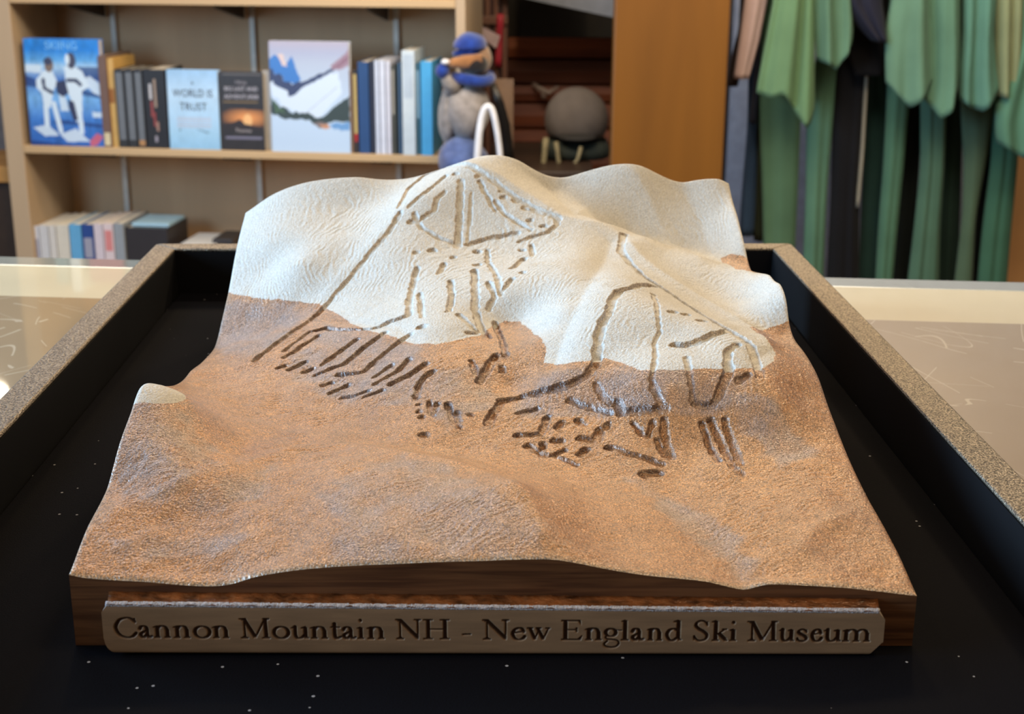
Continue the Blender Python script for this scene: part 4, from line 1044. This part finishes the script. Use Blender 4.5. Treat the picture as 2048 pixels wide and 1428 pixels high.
cw, chh = 110, 148
c, X = canvas(cw, chh, lin(190, 214, 240))
vgrad(c, X, [(0, lin(182, 206, 234)), (.4, lin(186, 210, 238)), (.8, lin(176, 190, 214)), (.9, lin(168, 176, 204)), (1, lin(176, 170, 190))])
wv_ = .015 * value_noise(X, .04, 46)
Xw = X + np.c_[wv_, wv_]
paint_poly(c, Xw, [(0, .84), (.08, .88), (.2, .78), (.28, .86), (.4, .66), (.34, .62), (.22, .64), (.0, .76)], lin(64, 122, 198))
paint_poly(c, Xw, [(.1, .88), (.2, .88), (.22, .76), (.16, .78)], lin(214, 196, 196))
paint_poly(c, Xw, [(0, .76), (.18, .66), (.3, .62), (.42, .64), (.6, .70), (.78, .76), (1, .88), (1, .84), (.75, .72), (.6, .66), (.44, .60), (.3, .52), (.2, .50), (.1, .58), (0, .64)], lin(58, 68, 104))
paint_poly(c, Xw, [(.0, .64), (.1, .58), (.22, .56), (.24, .5), (.3, .52), (.46, .6), (.8, .73), (.86, .72), (.9, .54), (.62, .32), (.5, .33), (.36, .36), (.14, .42), (0, .56)], lin(206, 224, 246))
paint_poly(c, Xw, [(.76, .78), (.96, .9), (1, .94), (1, .8), (.84, .74)], lin(150, 112, 128), .8)
paint_poly(c, Xw, [(0, .50), (.12, .42), (.3, .36), (.5, .35), (.64, .31), (.8, .42), (1, .52), (1, .28), (.8, .29), (.6, .27), (.4, .30), (.2, .30), (0, .36)], lin(58, 70, 70))
paint_poly(c, Xw, [(0, .48), (.1, .42), (.2, .36), (.06, .36)], lin(76, 104, 76), .8)
paint_poly(c, Xw, [(.52, .28), (.6, .22), (.74, .23), (.72, .28)], lin(110, 92, 84), .9)
paint_poly(c, Xw, [(.6, .25), (.68, .22), (.75, .23), (.72, .27)], lin(196, 142, 108), .9)
paint_poly(c, Xw, [(.74, .27), (1, .28), (1, .22), (.8, .22)], lin(92, 146, 204), .9)
paint_line(c, Xw, [(.45, .36), (.85, .60)], .003, lin(150, 160, 180), .8)
face_book(545, 702, 84, .022, c, cw, chh, (190, 200, 216), 'large white book with a snowy mountain valley on its cover', .008, -.03, 308)

for a, b_, y, dp, rgb, lab, bands in [
    (702, 708, 142, .15, (128, 104, 84), 'thin brown book beside the mountain cover', ()),
    (709, 718, 140, .15, (52, 46, 44), 'black book with a pale gold stripe and red foot', ((.24, .95, (186, 164, 104)), (.14, .24, (170, 40, 44)))),
    (719, 741, 124, .17, (38, 72, 122), 'broad navy blue book next to the gold striped book', ()),
    (742, 751, 124, .17, (40, 44, 62), 'dark ink blue book between the navy book and the white ones', ()),
    (752, 761, 121, .16, (196, 206, 226), 'thin white book, first of three to the right of the dark blue spines', ()),
    (762, 773, 121, .16, (206, 214, 232), 'thin white book, middle of the three white spines', ()),
    (774, 784, 122, .16, (200, 204, 220), 'thin white book, last of three beside the dark green spines', ()),
    (785, 792, 131, .14, (76, 78, 72), 'thin dark olive book with a pale upper spine', ((.45, .95, (150, 148, 140)),)),
    (793, 798, 128, .12, (40, 48, 50), 'very thin black green book beside the olive one', ()),
    (799, 804, 126, .15, (70, 100, 132), 'thin steel blue book left of the tall white box', ())]:
    spine_book(a, b_, y, dp, rgb, lab, .012, None, ZS, bands)
spine_book(806, 832, 101, .14, (198, 212, 222), 'tall thick white boxed book, the tallest spine near the right end', .004, bands=((.55, .96, (180, 196, 212)),))
spine_book(833, 842, 126, .15, (54, 98, 120), 'thin teal book between the tall white and sky blue books', .014, bands=((.4, .92, (120, 160, 186)),))
spine_book(843, 866, 123, .15, (72, 162, 218), 'bright sky blue book at the right end of the middle shelf', .006)
# lower shelf
LOW = -.745
for a, b_, y, rgb, lab in [
    (52, 66, 453, (196, 202, 212), 'white book at the left end of the lower shelf'),
    (67, 79, 452, (204, 208, 218), 'white book with grey lettering, second on the lower shelf'),
    (80, 98, 451, (198, 200, 204), 'broad off-white book, third on the lower shelf'),
    (99, 113, 451, (206, 204, 200), 'ivory book, fourth on the lower shelf'),
    (114, 139, 450, (208, 204, 192), 'broad cream book left of the light blue one on the lower shelf'),
    (140, 164, 449, (96, 164, 210), 'light blue book among the white ones on the lower shelf'),
    (165, 188, 449, (38, 70, 138), 'royal blue book right of the light blue one on the lower shelf'),
    (189, 207, 448, (204, 194, 204), 'pinkish white book right of the royal blue one'),
    (208, 228, 447, (210, 196, 200), 'white book with red lettering on the lower shelf'),
    (229, 249, 447, (140, 148, 156), 'grey book next to the black box set on the lower shelf')]:
    bands = ((.5, .8, (150, 152, 170)),) if a in (67, 165) else (((.6, .9, (206, 130, 130)),) if a == 208 else ())
    spine_book(a, b_, y, .19, rgb, lab, .02, None, LOW, bands)
bx = spine_book(251, 336, 456, .16, (42, 38, 40), 'black slipcase box on the lower shelf', .03, None, LOW, (), 0., 'slipcase', 'box')
s_, z_ = bk(300, 456, .03)
o = MB().box(-.058, .05, .012, .14, 0, .010).build('booklet', bmat((150, 186, 208)), None, kw(s_, .03, z_ + .0006), (0, 0, KA), bevel=.002)
tag(o, 'pale blue booklet lying on top of the black slipcase', 'booklet')
s_, z_ = bk(395, 487, .04)
o = MB().box(-.05, .05, 0, .15, 0, z_ - LOW - .002).build('pamphlet_stack', bmat((206, 208, 210)), None, kw(s_, .04, LOW + .0002), (0, 0, KA), bevel=.002)
tag(o, 'low white stack of pamphlets right of the black slipcase', 'pamphlets')
s_, z_ = bk(440, 482, .04)
o = MB().box(-.03, .03, 0, .12, 0, z_ - LOW).build('small_black_book', bmat((48, 44, 44)), None, kw(s_, .06, LOW + .0002), (0, 0, KA), bevel=.002)
tag(o, 'small black book right of the pamphlet stack on the lower shelf', 'book')
# upper shelf: only its mirror image in the counter shows
for s0_, wd_, h_, rgb, lab in [(-.70, .035, .25, (120, 132, 128), 'grey green book on the upper shelf, seen mirrored in the counter'), (-.655, .03, .27, (206, 208, 204), 'white book on the upper shelf, seen mirrored in the counter'), (-.60, .10, .24, (150, 60, 58), 'red book on the upper shelf, seen mirrored in the counter'), (-.49, .04, .26, (70, 74, 84), 'slate book on the upper shelf, seen mirrored in the counter'), (-.44, .03, .25, (190, 186, 176), 'cream book on the upper shelf, seen mirrored in the counter')]:
    b = thing('book', lab, 'book', kw(s0_ + wd_ / 2, .02, .4602), (0, 0, KA))
    MB().box(-wd_ / 2, -wd_ / 2 + .003, 0, .16, 0, h_).box(wd_ / 2 - .003, wd_ / 2, 0, .16, 0, h_).box(-wd_ / 2, wd_ / 2, -.001, .003, 0, h_).build('cover', bmat(rgb), b, bevel=.0008)
    MB().box(-wd_ / 2 + .003, wd_ / 2 - .003, .003, .156, .003, h_ - .003).build('pages', paper, b)
# neighbouring dark unit at the far left
s_, z_ = bk(-30, 330)
nb = thing('side_cabinet', 'dark cabinet with a tan ledge at the far left edge of the picture', 'cabinet', kw(-1.05, .05, FLOOR), (0, 0, KA))
MB().box(-.2, .235, .02, .3, 0, bk(0, 372)[1] - FLOOR - .0).build('cabinet_body', plain('dark_cabinet', lin(52, 38, 28), .6), nb, bevel=.003)
MB().box(-.2, .238, 0, .3, bk(0, 372)[1] - FLOOR, bk(0, 340)[1] - FLOOR).build('cabinet_top', wood('tan_ledge', lin(196, 146, 80), lin(170, 122, 64), 'X', 8), nb, bevel=.003)

# ------------------------------------------------------------------ dark alcove between the bookcase and the orange panel
def wp(px, py, Y):
    return at_depth(px, py, Y)
def px_m(Y):                                               # metres per pixel at ground distance Y
    return abs(wp(1100, 200, Y)[0] - wp(1000, 200, Y)[0]) / 100
dark_wood = wood('dark_table_wood', lin(62, 44, 32), lin(44, 32, 24), 'X', 8, .5)
YP = 3.575
tz_ = wp(1000, 356, YP)[2]
tb = thing('display_bench', 'narrow dark wooden bench in front of the bookcase end carrying the plush toy', 'bench', (.0, 3.51, FLOOR))
MB().box(-.20, .12, -.11, .105, tz_ - FLOOR - .03, tz_ - FLOOR).build('bench_top', dark_wood, tb, bevel=.004)
for x in (-.18, .10):
    for y in (-.09, .085):
        MB().box(x - .015, x + .015, y - .015, y + .015, 0, tz_ - FLOOR - .03).build('leg', dark_wood, tb)
tb = thing('display_table', 'low dark wooden table in the alcove under the green bag', 'table', (.05, 3.95, FLOOR))
MB().box(-.112, .165, -.27, .26, tz_ - FLOOR - .03, tz_ - FLOOR).build('tabletop', dark_wood, tb, bevel=.004)
for x in (-.09, .145):
    for y in (-.245, .235):
        MB().box(x - .02, x + .02, y - .02, y + .02, 0, tz_ - FLOOR - .03).build('leg', dark_wood, tb)

def fuzzy(name, c, b=.8):
    return plain(name, c, .9, var=.25, scale=60, bump=b, bscale=260, sheen=.4, spec=.2)
m_grey, m_blue, m_jean = fuzzy('grey_plush', lin(140, 134, 132)), fuzzy('blue_knit', lin(26, 56, 136)), fuzzy('denim', lin(74, 92, 140))
m_tan, m_or, m_blk, m_white = fuzzy('tan_plush', lin(150, 120, 96)), fuzzy('orange_felt', lin(150, 104, 66), .3), fuzzy('black_plush', lin(26, 22, 24), .3), plain('white_plastic', lin(222, 224, 230), .35)
u = px_m(YP)
def q(px, py, dy=0.):                                      # local to the toy
    p = wp(px, py, YP + dy)
    return (p[0] - toy0[0], p[1] - toy0[1], p[2] - toy0[2])
_b = wp(930, 352, YP)
toy0 = (_b[0], YP, tz_ + .0005)
toy = thing('plush_toy', 'grey plush animal in a blue cap and scarf with denim trousers on the dark bench', 'toy', toy0)
lump = lambda sd, a: (lambda d: 1 + a * math.sin(d[0] * 5 + sd) * math.cos(d[2] * 4 + sd * 2) + a * .6 * math.sin(d[1] * 7 + sd))
MB().blob(q(932, 222), (u * 46, .075, u * 62), fn=lump(1, .07)).blob(q(896, 232), (u * 19, .05, u * 58), fn=lump(2, .1)).build('body', m_grey, toy)
c_ = q(925, 300)
MB().blob((c_[0], c_[1] - .02, .052), (u * 50, .09, .052), fn=lump(3, .05)).blob((c_[0] + .0, c_[1] - .03, c_[2] - .01), (u * 44, .07, u * 40), fn=lump(4, .05)).build('trousers', m_jean, toy)
MB().blob(q(948, 118), (u * 36, .055, u * 36), fn=lump(5, .05)).build('head', m_tan, toy)
MB().blob(q(950, 128, -.035), (u * 26, .035, u * 20)).build('mouth', m_blk, toy)
cp = MB().blob(q(941, 92, -.01), (u * 34, .06, u * 26), cut=-.15, fn=lump(6, .03))
cp.tube([q(908 + i * 11, 108 - 14 * math.sin(i / 6 * PI) * .4, -.055 + .012 * abs(i - 3)) for i in range(7)], u * 6, 8)
cp.build('cap', m_blue, toy)
MB().tube([q(962, 122, -.05), q(930, 124, -.06), q(908, 126, -.065), q(896, 126, -.066)], [u * 15, u * 13, u * 10, u * 5], 12, flat=.7).build('beak', m_or, toy)
MB().blob(q(891, 124, -.066), (u * 9, .012, u * 6)).build('beak_tip', m_white, toy)
th = [2 * PI * i / 20 for i in range(21)]
MB().tube([(q(945, 156)[0] + u * 36 * math.cos(t), q(945, 156)[1] + .062 * math.sin(t), q(945, 156)[2] + u * 3 * math.sin(t * 2)) for t in th], u * 11, 10).build('scarf', m_blue, toy)
arm = MB().tube([q(912, 178, -.04), q(896, 166, -.05), q(889, 150, -.055)], [u * 16, u * 13, u * 10], 10).build('arm', m_grey, toy)
MB().blob(q(885, 142, -.055), (u * 14, .022, u * 15)).build('mitten', m_blue, arm)

# hoop, curved black runner, card
YH = 3.47
def path(pts, Y):
    return [wp(x, y, Y) for x, y in pts]
hp = path([(952, 356), (955, 310), (959, 262), (966, 226), (975, 213), (985, 222), (994, 262), (1000, 310), (1003, 356)], YH)
hp[0] = (hp[0][0], hp[0][1], tz_ + .004); hp[-1] = (hp[-1][0], hp[-1][1], tz_ + .004)
hp = [tuple(p) for p in catmull(hp, 5)]
o = MB().tube(hp, [.0095 - .003 * i / (len(hp) - 1) for i in range(len(hp))], 12).build('white_hoop', m_white)
tag(o, 'white bent hoop standing on the dark table in front of the plush toy', 'hoop')
bp = path([(986, 168), (998, 205), (1010, 250), (1016, 300), (1018, 356)], 3.78)
bp[-1] = (bp[-1][0], bp[-1][1], tz_ + .012)
o = MB().tube(bp, [.008, .013, .014, .014, .014], 12, flat=.5).build('black_curved_runner', plain('black_lacquer', lin(22, 20, 20), .35))
tag(o, 'black curved ski-like runner standing behind the white hoop', 'runner')
p = wp(1014, 158, 3.86)
o = MB().box(-.028, .022, 0, .006, 0, p[2] - tz_ - .0005).build('tan_card', plain('tan_card', lin(128, 104, 86), .7), None, (p[0] - .004, 3.86, tz_ + .0004), bevel=.001)
tag(o, 'tan card standing upright behind the black runner', 'card')
# slatted maroon rack behind the toy, with a red ribbon and a tag hung on it
m_mar, m_slat = plain('maroon_paint', lin(60, 30, 26), .5), plain('brown_slat', lin(104, 70, 54), .5)
YR = 4.26
a, b_ = wp(930, 10, YR), wp(1016, 10, YR)
rk = thing('slatted_rack', 'dark maroon slatted rack standing behind the plush toy', 'rack', ((a[0] + b_[0]) / 2, YR, FLOOR))
w2 = (b_[0] - a[0]) / 2
MB().box(-w2, w2, .012, .03, 0, .35 - FLOOR).build('back_board', m_mar, rk)
for x in (-.75, -.35, .05, .45, .85):
    MB().box(x * w2 - .007, x * w2 + .007, 0, .012, .4, .34 - FLOOR).build('slat', m_slat, rk, bevel=.002)
zc = wp(975, 40, YR)[2] - FLOOR
MB().box(-w2, w2, -.012, 0, zc - .012, zc + .012).build('cross_rail', m_slat, rk, bevel=.002)
p0, p1 = wp(1001, 28, YR - .02), wp(996, 134, YR - .02)
b = MB()
G = [[(p0[0] + (p1[0] - p0[0]) * t + .010 * sgn, YR - .017 - .002 * math.sin(t * 9), p0[2] + (p1[2] - p0[2]) * t) for sgn in (-1, 1)] for t in np.linspace(0, 1, 9)]
o = b.grid(G).build('red_ribbon', plain('red_ribbon', lin(160, 36, 52), .5), solid=.002)
tag(o, 'bright red ribbon hanging down the right side of the maroon rack', 'ribbon')
pts = [wp(x, y, YR - .03) for x, y in ((950, 46), (1001, 72), (992, 97), (944, 62))]
o = MB().add([(p[0], p[1], p[2]) for p in pts] + [(p[0], p[1] + .003, p[2]) for p in pts], [(0, 3, 2, 1), (4, 5, 6, 7), (0, 1, 5, 4), (1, 2, 6, 5), (2, 3, 7, 6), (3, 0, 4, 7)]).build('price_tag', plain('tag_paper', lin(186, 164, 166), .7))
tag(o, 'pale pink tilted paper tag hung over the maroon rack above the blue cap', 'tag')
# dark valance at the top of the alcove, sloping grey canopy above
zv = wp(1100, 74, 4.45)[2]
o = MB().box(.02, .60, 4.45, 4.50, zv, zv + .5).build('valance_board', plain('dark_valance', lin(36, 32, 26), .7))
tag(o, kind='structure')
o.name = 'trim_1'
pts = [wp(1000, -14, 4.2), wp(1232, 36, 4.2), wp(1232, -160, 4.2), wp(1000, -160, 4.2)]
o = MB().add([tuple(p) for p in pts] + [(p[0], p[1] + .02, p[2]) for p in pts], [(0, 1, 2, 3), (7, 6, 5, 4), (0, 4, 5, 1), (1, 5, 6, 2), (2, 6, 7, 3), (3, 7, 4, 0)]).build('canopy', plain('grey_canopy', lin(112, 118, 130), .7))
tag(o, 'grey sloping canopy board at the top of the dark alcove', 'canopy')
# green bag with cream straps, grey rounded cap on it
YB = 3.95
uB = px_m(YB)
p = wp(1150, 280, YB)
bag = thing('duffel_bag', 'dark green bag with cream straps on the dark table under the grey cap', 'bag', (p[0], YB, tz_ + .0005))
zt2 = p[2] - tz_
wB = uB * 68
b = MB()
G = []
for t, sx, sy in ((0, .92, .9), (.15, 1., 1.), (.5, 1.02, 1.05), (.85, .98, .95), (1, .9, .78)):
    ring = []
    for k_ in range(25):
        a = 2 * PI * k_ / 24
        f = (abs(math.cos(a)) ** 4 + abs(math.sin(a)) ** 4) ** -.25
        ring.append((wB * sx * math.cos(a) * f, .10 * sy * math.sin(a) * f, zt2 * t + .004 * t * math.sin(a * 5)))
    G.append(ring)
b.grid(G)
b.add(G[-1][:-1], [tuple(range(24))])
b.add(G[0][:-1], [tuple(range(23, -1, -1))])
b.build('bag_body', plain('dark_green_canvas', lin(34, 42, 36), .8, var=.2, scale=30), bag)
lc = lambda x, y: (wp(x, y, YB - .125)[0] - p[0], -.125, wp(x, y, YB - .125)[2] - tz_)
st = plain('cream_strap', lin(148, 138, 106), .7)
MB().tube([lc(1092, 276), lc(1090, 300), lc(1087, 330), lc(1085, 352)], .008, 8).build('strap', st, bag)
MB().tube([lc(1112, 284), lc(1115, 305), lc(1118, 330), lc(1122, 346)], .006, 8).build('strap', st, bag)
MB().tube([lc(1162, 294), lc(1156, 318), lc(1142, 338), lc(1120, 348)], .005, 8).build('strap', st, bag)
pc_ = wp(1152, 276, YB)
cap = thing('cap', 'grey rounded felt cap sitting on the dark green bag', 'cap', (pc_[0], YB, tz_ + zt2 + .006))
hc = wp(1152, 174, YB)[2] - pc_[2]
mcap = plain('grey_felt', lin(98, 90, 85), .85, bump=.3, bscale=300)
MB().blob((0, 0, hc * .36), (uB * 64, .085, hc * .64), cut=-.5, seg=32, rings=18).build('crown', mcap, cap)
MB().blob((0, -.085, hc * .10), (uB * 38, .055, hc * .07)).build('brim', plain('dark_brim', lin(40, 38, 36), .8), cap)
# small carved hook bits on the log wall
p = wp(1085, 176, 4.62)
o = MB().tube([(p[0] - .03, 4.64, p[2] + .01), (p[0] - .01, 4.60, p[2]), (p[0] + .02, 4.59, p[2] - .012), (p[0] + .05, 4.60, p[2] + .006)], [.007, .009, .008, .005], 8).tube([(p[0] + .0, 4.60, p[2]), (p[0] + .005, 4.60, p[2] - .03)], .008, 8).build('wall_hook', plain('pale_hook', lin(170, 150, 136), .5))
tag(o, 'small pale hook on the dark log boards above the grey cap', 'hook')

# ------------------------------------------------------------------ orange wooden panel
YO = 3.38
a, b_ = wp(1226, 170, YO), wp(1453, 170, YO)
o = MB().box(a[0], b_[0], YO, YO + .06, FLOOR, .75).build('wall_panel', wood('honey_orange_wood', lin(120, 76, 20), lin(106, 66, 16), 'Z', 10, .45, .9), bevel=.003)
o.name = 'partition_panel'
tag(o, 'tall honey orange wooden partition panel between the dark alcove and the clothes', 'panel')

# ------------------------------------------------------------------ clothes rail
YC = 3.45
rail_z = .40
cr_ = thing('clothes_rail', 'metal clothes rail carrying the green garments, above the frame', 'clothes rail', (1.05, YC, FLOOR))
RH = rail_z - FLOOR
chrome = plain('chrome', lin(190, 190, 190), .25, 1.)
MB().tube([(-.50, 0, RH), (1.1, 0, RH)], .012, 12).build('rail', chrome, cr_)
MB().tube([(1.08, 0, 0), (1.08, 0, RH)], .012, 10).build('upright', chrome, cr_)
MB().tube([(-.49, 0, RH), (-.49, 0, RH + .8)], .010, 10).build('hanging_rod', chrome, cr_)

def cloth(name, rgb, rough=.85):
    return plain(name, tuple(v * .66 for v in lin(*rgb)[:3]), rough, var=.10, scale=9, bump=.25, bscale=500, sheen=.04, spec=.2)
def garment(name, label, cat, rows, Y, dep, rgb, hem=None, folds=4, seed=0, amp=.18, group=None, seg=56):
    """a hanging tube of cloth: rows of (pixel y, left x, right x); hem lifts or drops the lower edge along its width"""
    r_ = random.Random(seed)
    ph = [r_.uniform(0, 6.28) for _ in range(4)]
    ys = [r[0] for r in rows]
    yy = np.linspace(ys[0], ys[-1], 46)
    xl = np.interp(yy, ys, [r[1] for r in rows])
    xr = np.interp(yy, ys, [r[2] for r in rows])
    ker = np.array([.25, .5, .25])
    for _ in range(2):
        xl[1:-1] = np.convolve(xl, ker, 'valid')
        xr[1:-1] = np.convolve(xr, ker, 'valid')
    G = []
    for j, y in enumerate(yy):
        t = j / (len(yy) - 1)
        ring = []
        for k_ in range(seg + 1):
            a = 2 * PI * k_ / seg
            fx = (1 - math.cos(a)) / 2
            back = math.sin(a) > 0
            dy = 0
            if hem:
                hx = [h[0] for h in hem]
                dy = np.interp(fx, hx, [h[1] for h in hem]) * t ** 3
                if back:
                    dy = dy * .35 - 14 * t ** 3
            px = xl[j] + (xr[j] - xl[j]) * fx
            p = wp(px, y + dy, Y)
            w = amp * (.35 + .65 * t)
            rip = math.sin(fx * folds * 1.3 * PI + ph[0] + .7 * math.sin(t * 3 + ph[1])) + .5 * math.sin(fx * folds * 2.3 * PI + ph[2] + t * 1.6)
            yo = dep * (math.sin(a) + w * rip * (abs(math.sin(a)) ** .5))
            ring.append((p[0], p[1] + yo, p[2]))
        G.append(ring)
    c0 = np.mean(np.array(G[-1]), axis=0)
    b = MB()
    b.grid([[(x - c0[0], y - c0[1], z - c0[2]) for x, y, z in ring] for ring in G])
    o = b.build(name, cloth(name + '_cloth', rgb), None, tuple(c0), solid=.0025)
    return tag(o, label, cat, group)
YT = -330                                                  # garments run up to the rail, above the frame
# backmost first
garment('jeans', 'faded blue jeans hanging at the left behind the green clothes', 'jeans', [(YT, 1510, 1550), (60, 1500, 1545), (250, 1496, 1518), (420, 1482, 1510), (470, 1480, 1506)], YC + 0.14, 0.018, (70, 96, 128), seed=1)
garment('brown_jacket', 'dark brown garment sleeve behind the pink one', 'jacket', [(YT, 1500, 1545), (60, 1478, 1510), (110, 1464, 1490), (172, 1455, 1474)], YC + 0.14, 0.018, (62, 44, 34), seed=2)
garment('pink_sweater', 'pale pink sleeve hanging leftmost on the clothes rail', 'sweater', [(YT, 1530, 1590), (0, 1490, 1534), (80, 1480, 1518), (157, 1468, 1497)], YC + 0.02, 0.016, (206, 176, 168), folds=2, seed=3)
garment('olive_jacket', 'dark olive garment between the pink sleeve and the first green shirt', 'jacket', [(YT, 1530, 1580), (0, 1528, 1560), (200, 1508, 1540), (480, 1508, 1545)], YC + 0.14, 0.018, (70, 76, 56), seed=4)
garment('navy_scarf', 'narrow dark navy strip hanging beside the leftmost green trousers', 'scarf', [(YT, 1532, 1542), (150, 1510, 1518), (245, 1500, 1511)], YC + 0.065, 0.02, (34, 38, 54), folds=1, seed=5)
garment('trousers', 'yellowish green trouser leg under the leftmost green shirt', 'trousers', [(YT, 1560, 1620), (150, 1518, 1604), (250, 1520, 1600), (400, 1525, 1594), (560, 1528, 1586)], YC + 0.065, 0.02, (90, 124, 94), folds=2, seed=6, amp=.14)
garment('trousers', 'grey green trouser leg between the leftmost green shirt and the black trousers', 'trousers', [(YT, 1640, 1680), (100, 1640, 1682), (140, 1626, 1672), (250, 1614, 1664), (400, 1612, 1652), (600, 1604, 1644)], YC + 0.065, 0.02, (92, 132, 106), folds=2, seed=7, amp=.14)
garment('trousers', 'black trousers hanging under the navy jacket', 'trousers', [(YT, 1690, 1770), (60, 1676, 1766), (150, 1668, 1738), (400, 1662, 1718), (600, 1652, 1716)], YC + 0.065, 0.02, (15, 15, 19), folds=3, seed=8)
garment('trousers', 'dark teal trousers beside the black ones', 'trousers', [(YT, 1740, 1800), (90, 1735, 1790), (250, 1732, 1776), (400, 1724, 1770), (600, 1716, 1762)], YC + 0.14, 0.018, (44, 76, 72), folds=2, seed=9)
garment('scarf', 'thin pale strip hanging between the black and the dark teal trousers', 'scarf', [(YT, 1728, 1736), (120, 1727, 1736), (300, 1718, 1726), (412, 1708, 1716)], YC + 0.065, 0.02, (158, 150, 130), folds=1, seed=10)
garment('trousers', 'green trouser leg tapering to the counter, right of the dark teal trousers', 'trousers', [(YT, 1790, 1830), (150, 1776, 1824), (215, 1774, 1816), (330, 1768, 1806), (450, 1758, 1794), (600, 1750, 1780)], YC + 0.065, 0.02, (84, 124, 98), folds=2, seed=11, amp=.12)
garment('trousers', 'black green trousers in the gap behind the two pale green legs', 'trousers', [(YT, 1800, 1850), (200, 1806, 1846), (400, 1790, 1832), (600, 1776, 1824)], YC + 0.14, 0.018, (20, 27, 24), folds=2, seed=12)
garment('trousers', 'grey green trouser leg flaring towards the counter below the broad shirt', 'trousers', [(YT, 1840, 1890), (220, 1842, 1892), (330, 1842, 1888), (450, 1830, 1880), (600, 1812, 1876)], YC + 0.065, 0.02, (82, 116, 94), folds=3, seed=13, amp=.16)
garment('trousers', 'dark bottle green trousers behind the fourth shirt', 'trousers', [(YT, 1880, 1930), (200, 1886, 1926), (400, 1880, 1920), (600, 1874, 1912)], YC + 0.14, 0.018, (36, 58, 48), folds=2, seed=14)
garment('trousers', 'olive green trouser leg tapering downwards under the teal shirt', 'trousers', [(YT, 1920, 1985), (220, 1922, 1986), (320, 1928, 1972), (430, 1926, 1950), (600, 1906, 1942)], YC + 0.065, 0.02, (84, 106, 82), folds=2, seed=15, amp=.12)
garment('trousers', 'wide deep green trousers rightmost beside the tan panel', 'trousers', [(YT, 1990, 2050), (240, 1986, 2040), (330, 1982, 2034), (450, 1966, 2022), (600, 1952, 2010)], YC + 0.065, 0.02, (66, 108, 84), folds=3, seed=16, amp=.12)
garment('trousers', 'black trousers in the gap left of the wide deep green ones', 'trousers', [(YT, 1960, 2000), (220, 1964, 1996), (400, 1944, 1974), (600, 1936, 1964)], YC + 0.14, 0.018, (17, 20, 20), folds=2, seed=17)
garment('navy_jacket', 'navy jacket hanging among the green shirts near the top', 'jacket', [(YT, 1690, 1800), (-60, 1672, 1780), (0, 1670, 1762), (40, 1700, 1768), (82, 1745, 1772)], YC - 0.045, 0.03, (36, 38, 56), folds=3, seed=18)
garment('black_jacket', 'black jacket back below the navy one', 'jacket', [(YT, 1720, 1790), (20, 1704, 1772), (90, 1690, 1772), (150, 1712, 1766)], YC + 0.02, 0.016, (15, 15, 19), folds=2, seed=19)
garment('shirt', 'yellow green draped shirt leftmost of the green shirts', 'shirt', [(YT, 1570, 1640), (0, 1548, 1627), (80, 1534, 1628), (150, 1522, 1628), (200, 1514, 1628)], YC - 0.045, 0.03, (110, 146, 106), [(0, -14), (.2, -6), (.42, -16), (.6, 14), (.82, 54), (.93, 38), (1, 12)], 3, 20, .42)
garment('shirt', 'mid green shirt with a folded hem left of the navy jacket', 'shirt', [(YT, 1650, 1720), (0, 1628, 1704), (60, 1630, 1708), (95, 1632, 1706), (118, 1634, 1702)], YC - 0.045, 0.03, (100, 138, 112), [(0, 2), (.25, 8), (.5, 20), (.75, -6), (1, -34)], 3, 21, .45)
garment('shirt', 'broad sea green shirt with a pointed hem right of the navy jacket', 'shirt', [(YT, 1810, 1880), (0, 1784, 1862), (70, 1772, 1866), (130, 1771, 1867), (180, 1772, 1868)], YC - 0.045, 0.03, (106, 146, 122), [(0, -14), (.2, 8), (.46, 34), (.75, 6), (1, -24)], 2, 22, .42)
garment('shirt', 'green shirt with a rounded rolled hem beside the broad sea green one', 'shirt', [(YT, 1880, 1930), (0, 1860, 1920), (80, 1864, 1920), (150, 1862, 1918), (190, 1850, 1916)], YC - 0.045, 0.03, (100, 142, 118), [(0, 10), (.4, 46), (.65, 30), (1, -10)], 2, 23, .42)
garment('shirt', 'teal tinted green shirt with a turned-up hem, second from the right', 'shirt', [(YT, 1930, 1990), (0, 1926, 1992), (70, 1926, 1986), (140, 1920, 1990), (190, 1918, 1998)], YC - 0.045, 0.03, (98, 146, 128), [(0, 10), (.25, 24), (.5, 30), (.8, 4), (1, -20)], 2, 24, .45)
garment('shirt', 'pale yellow green shirt behind the two rightmost shirts', 'shirt', [(YT, 1990, 2050), (0, 1990, 2044), (100, 1990, 2040), (190, 1992, 2030)], YC - 0.045, 0.03, (146, 156, 118), [(0, 0), (1, 10)], 2, 25, .3)
garment('shirt', 'sea green shirt cut off by the right edge of the picture', 'shirt', [(YT, 2050, 2140), (0, 2040, 2150), (90, 2034, 2150), (180, 2004, 2150), (240, 1988, 2150), (290, 1994, 2150)], YC - 0.045, 0.03, (94, 142, 118), [(0, -4), (.2, 14), (.32, 26), (.5, 10), (1, 10)], 3, 26, .4)
a, b_ = wp(2012, 440, 3.75), wp(2240, 440, 3.75)
o = MB().box(a[0], b_[0], 3.75, 3.80, FLOOR, wp(2030, 312, 3.75)[2]).build('low_partition', wood('tan_partition', lin(206, 158, 104), lin(194, 146, 92), 'Z', 6, .5), bevel=.003)
tag(o, 'tan wooden low partition at the right edge behind the green clothes', 'panel')
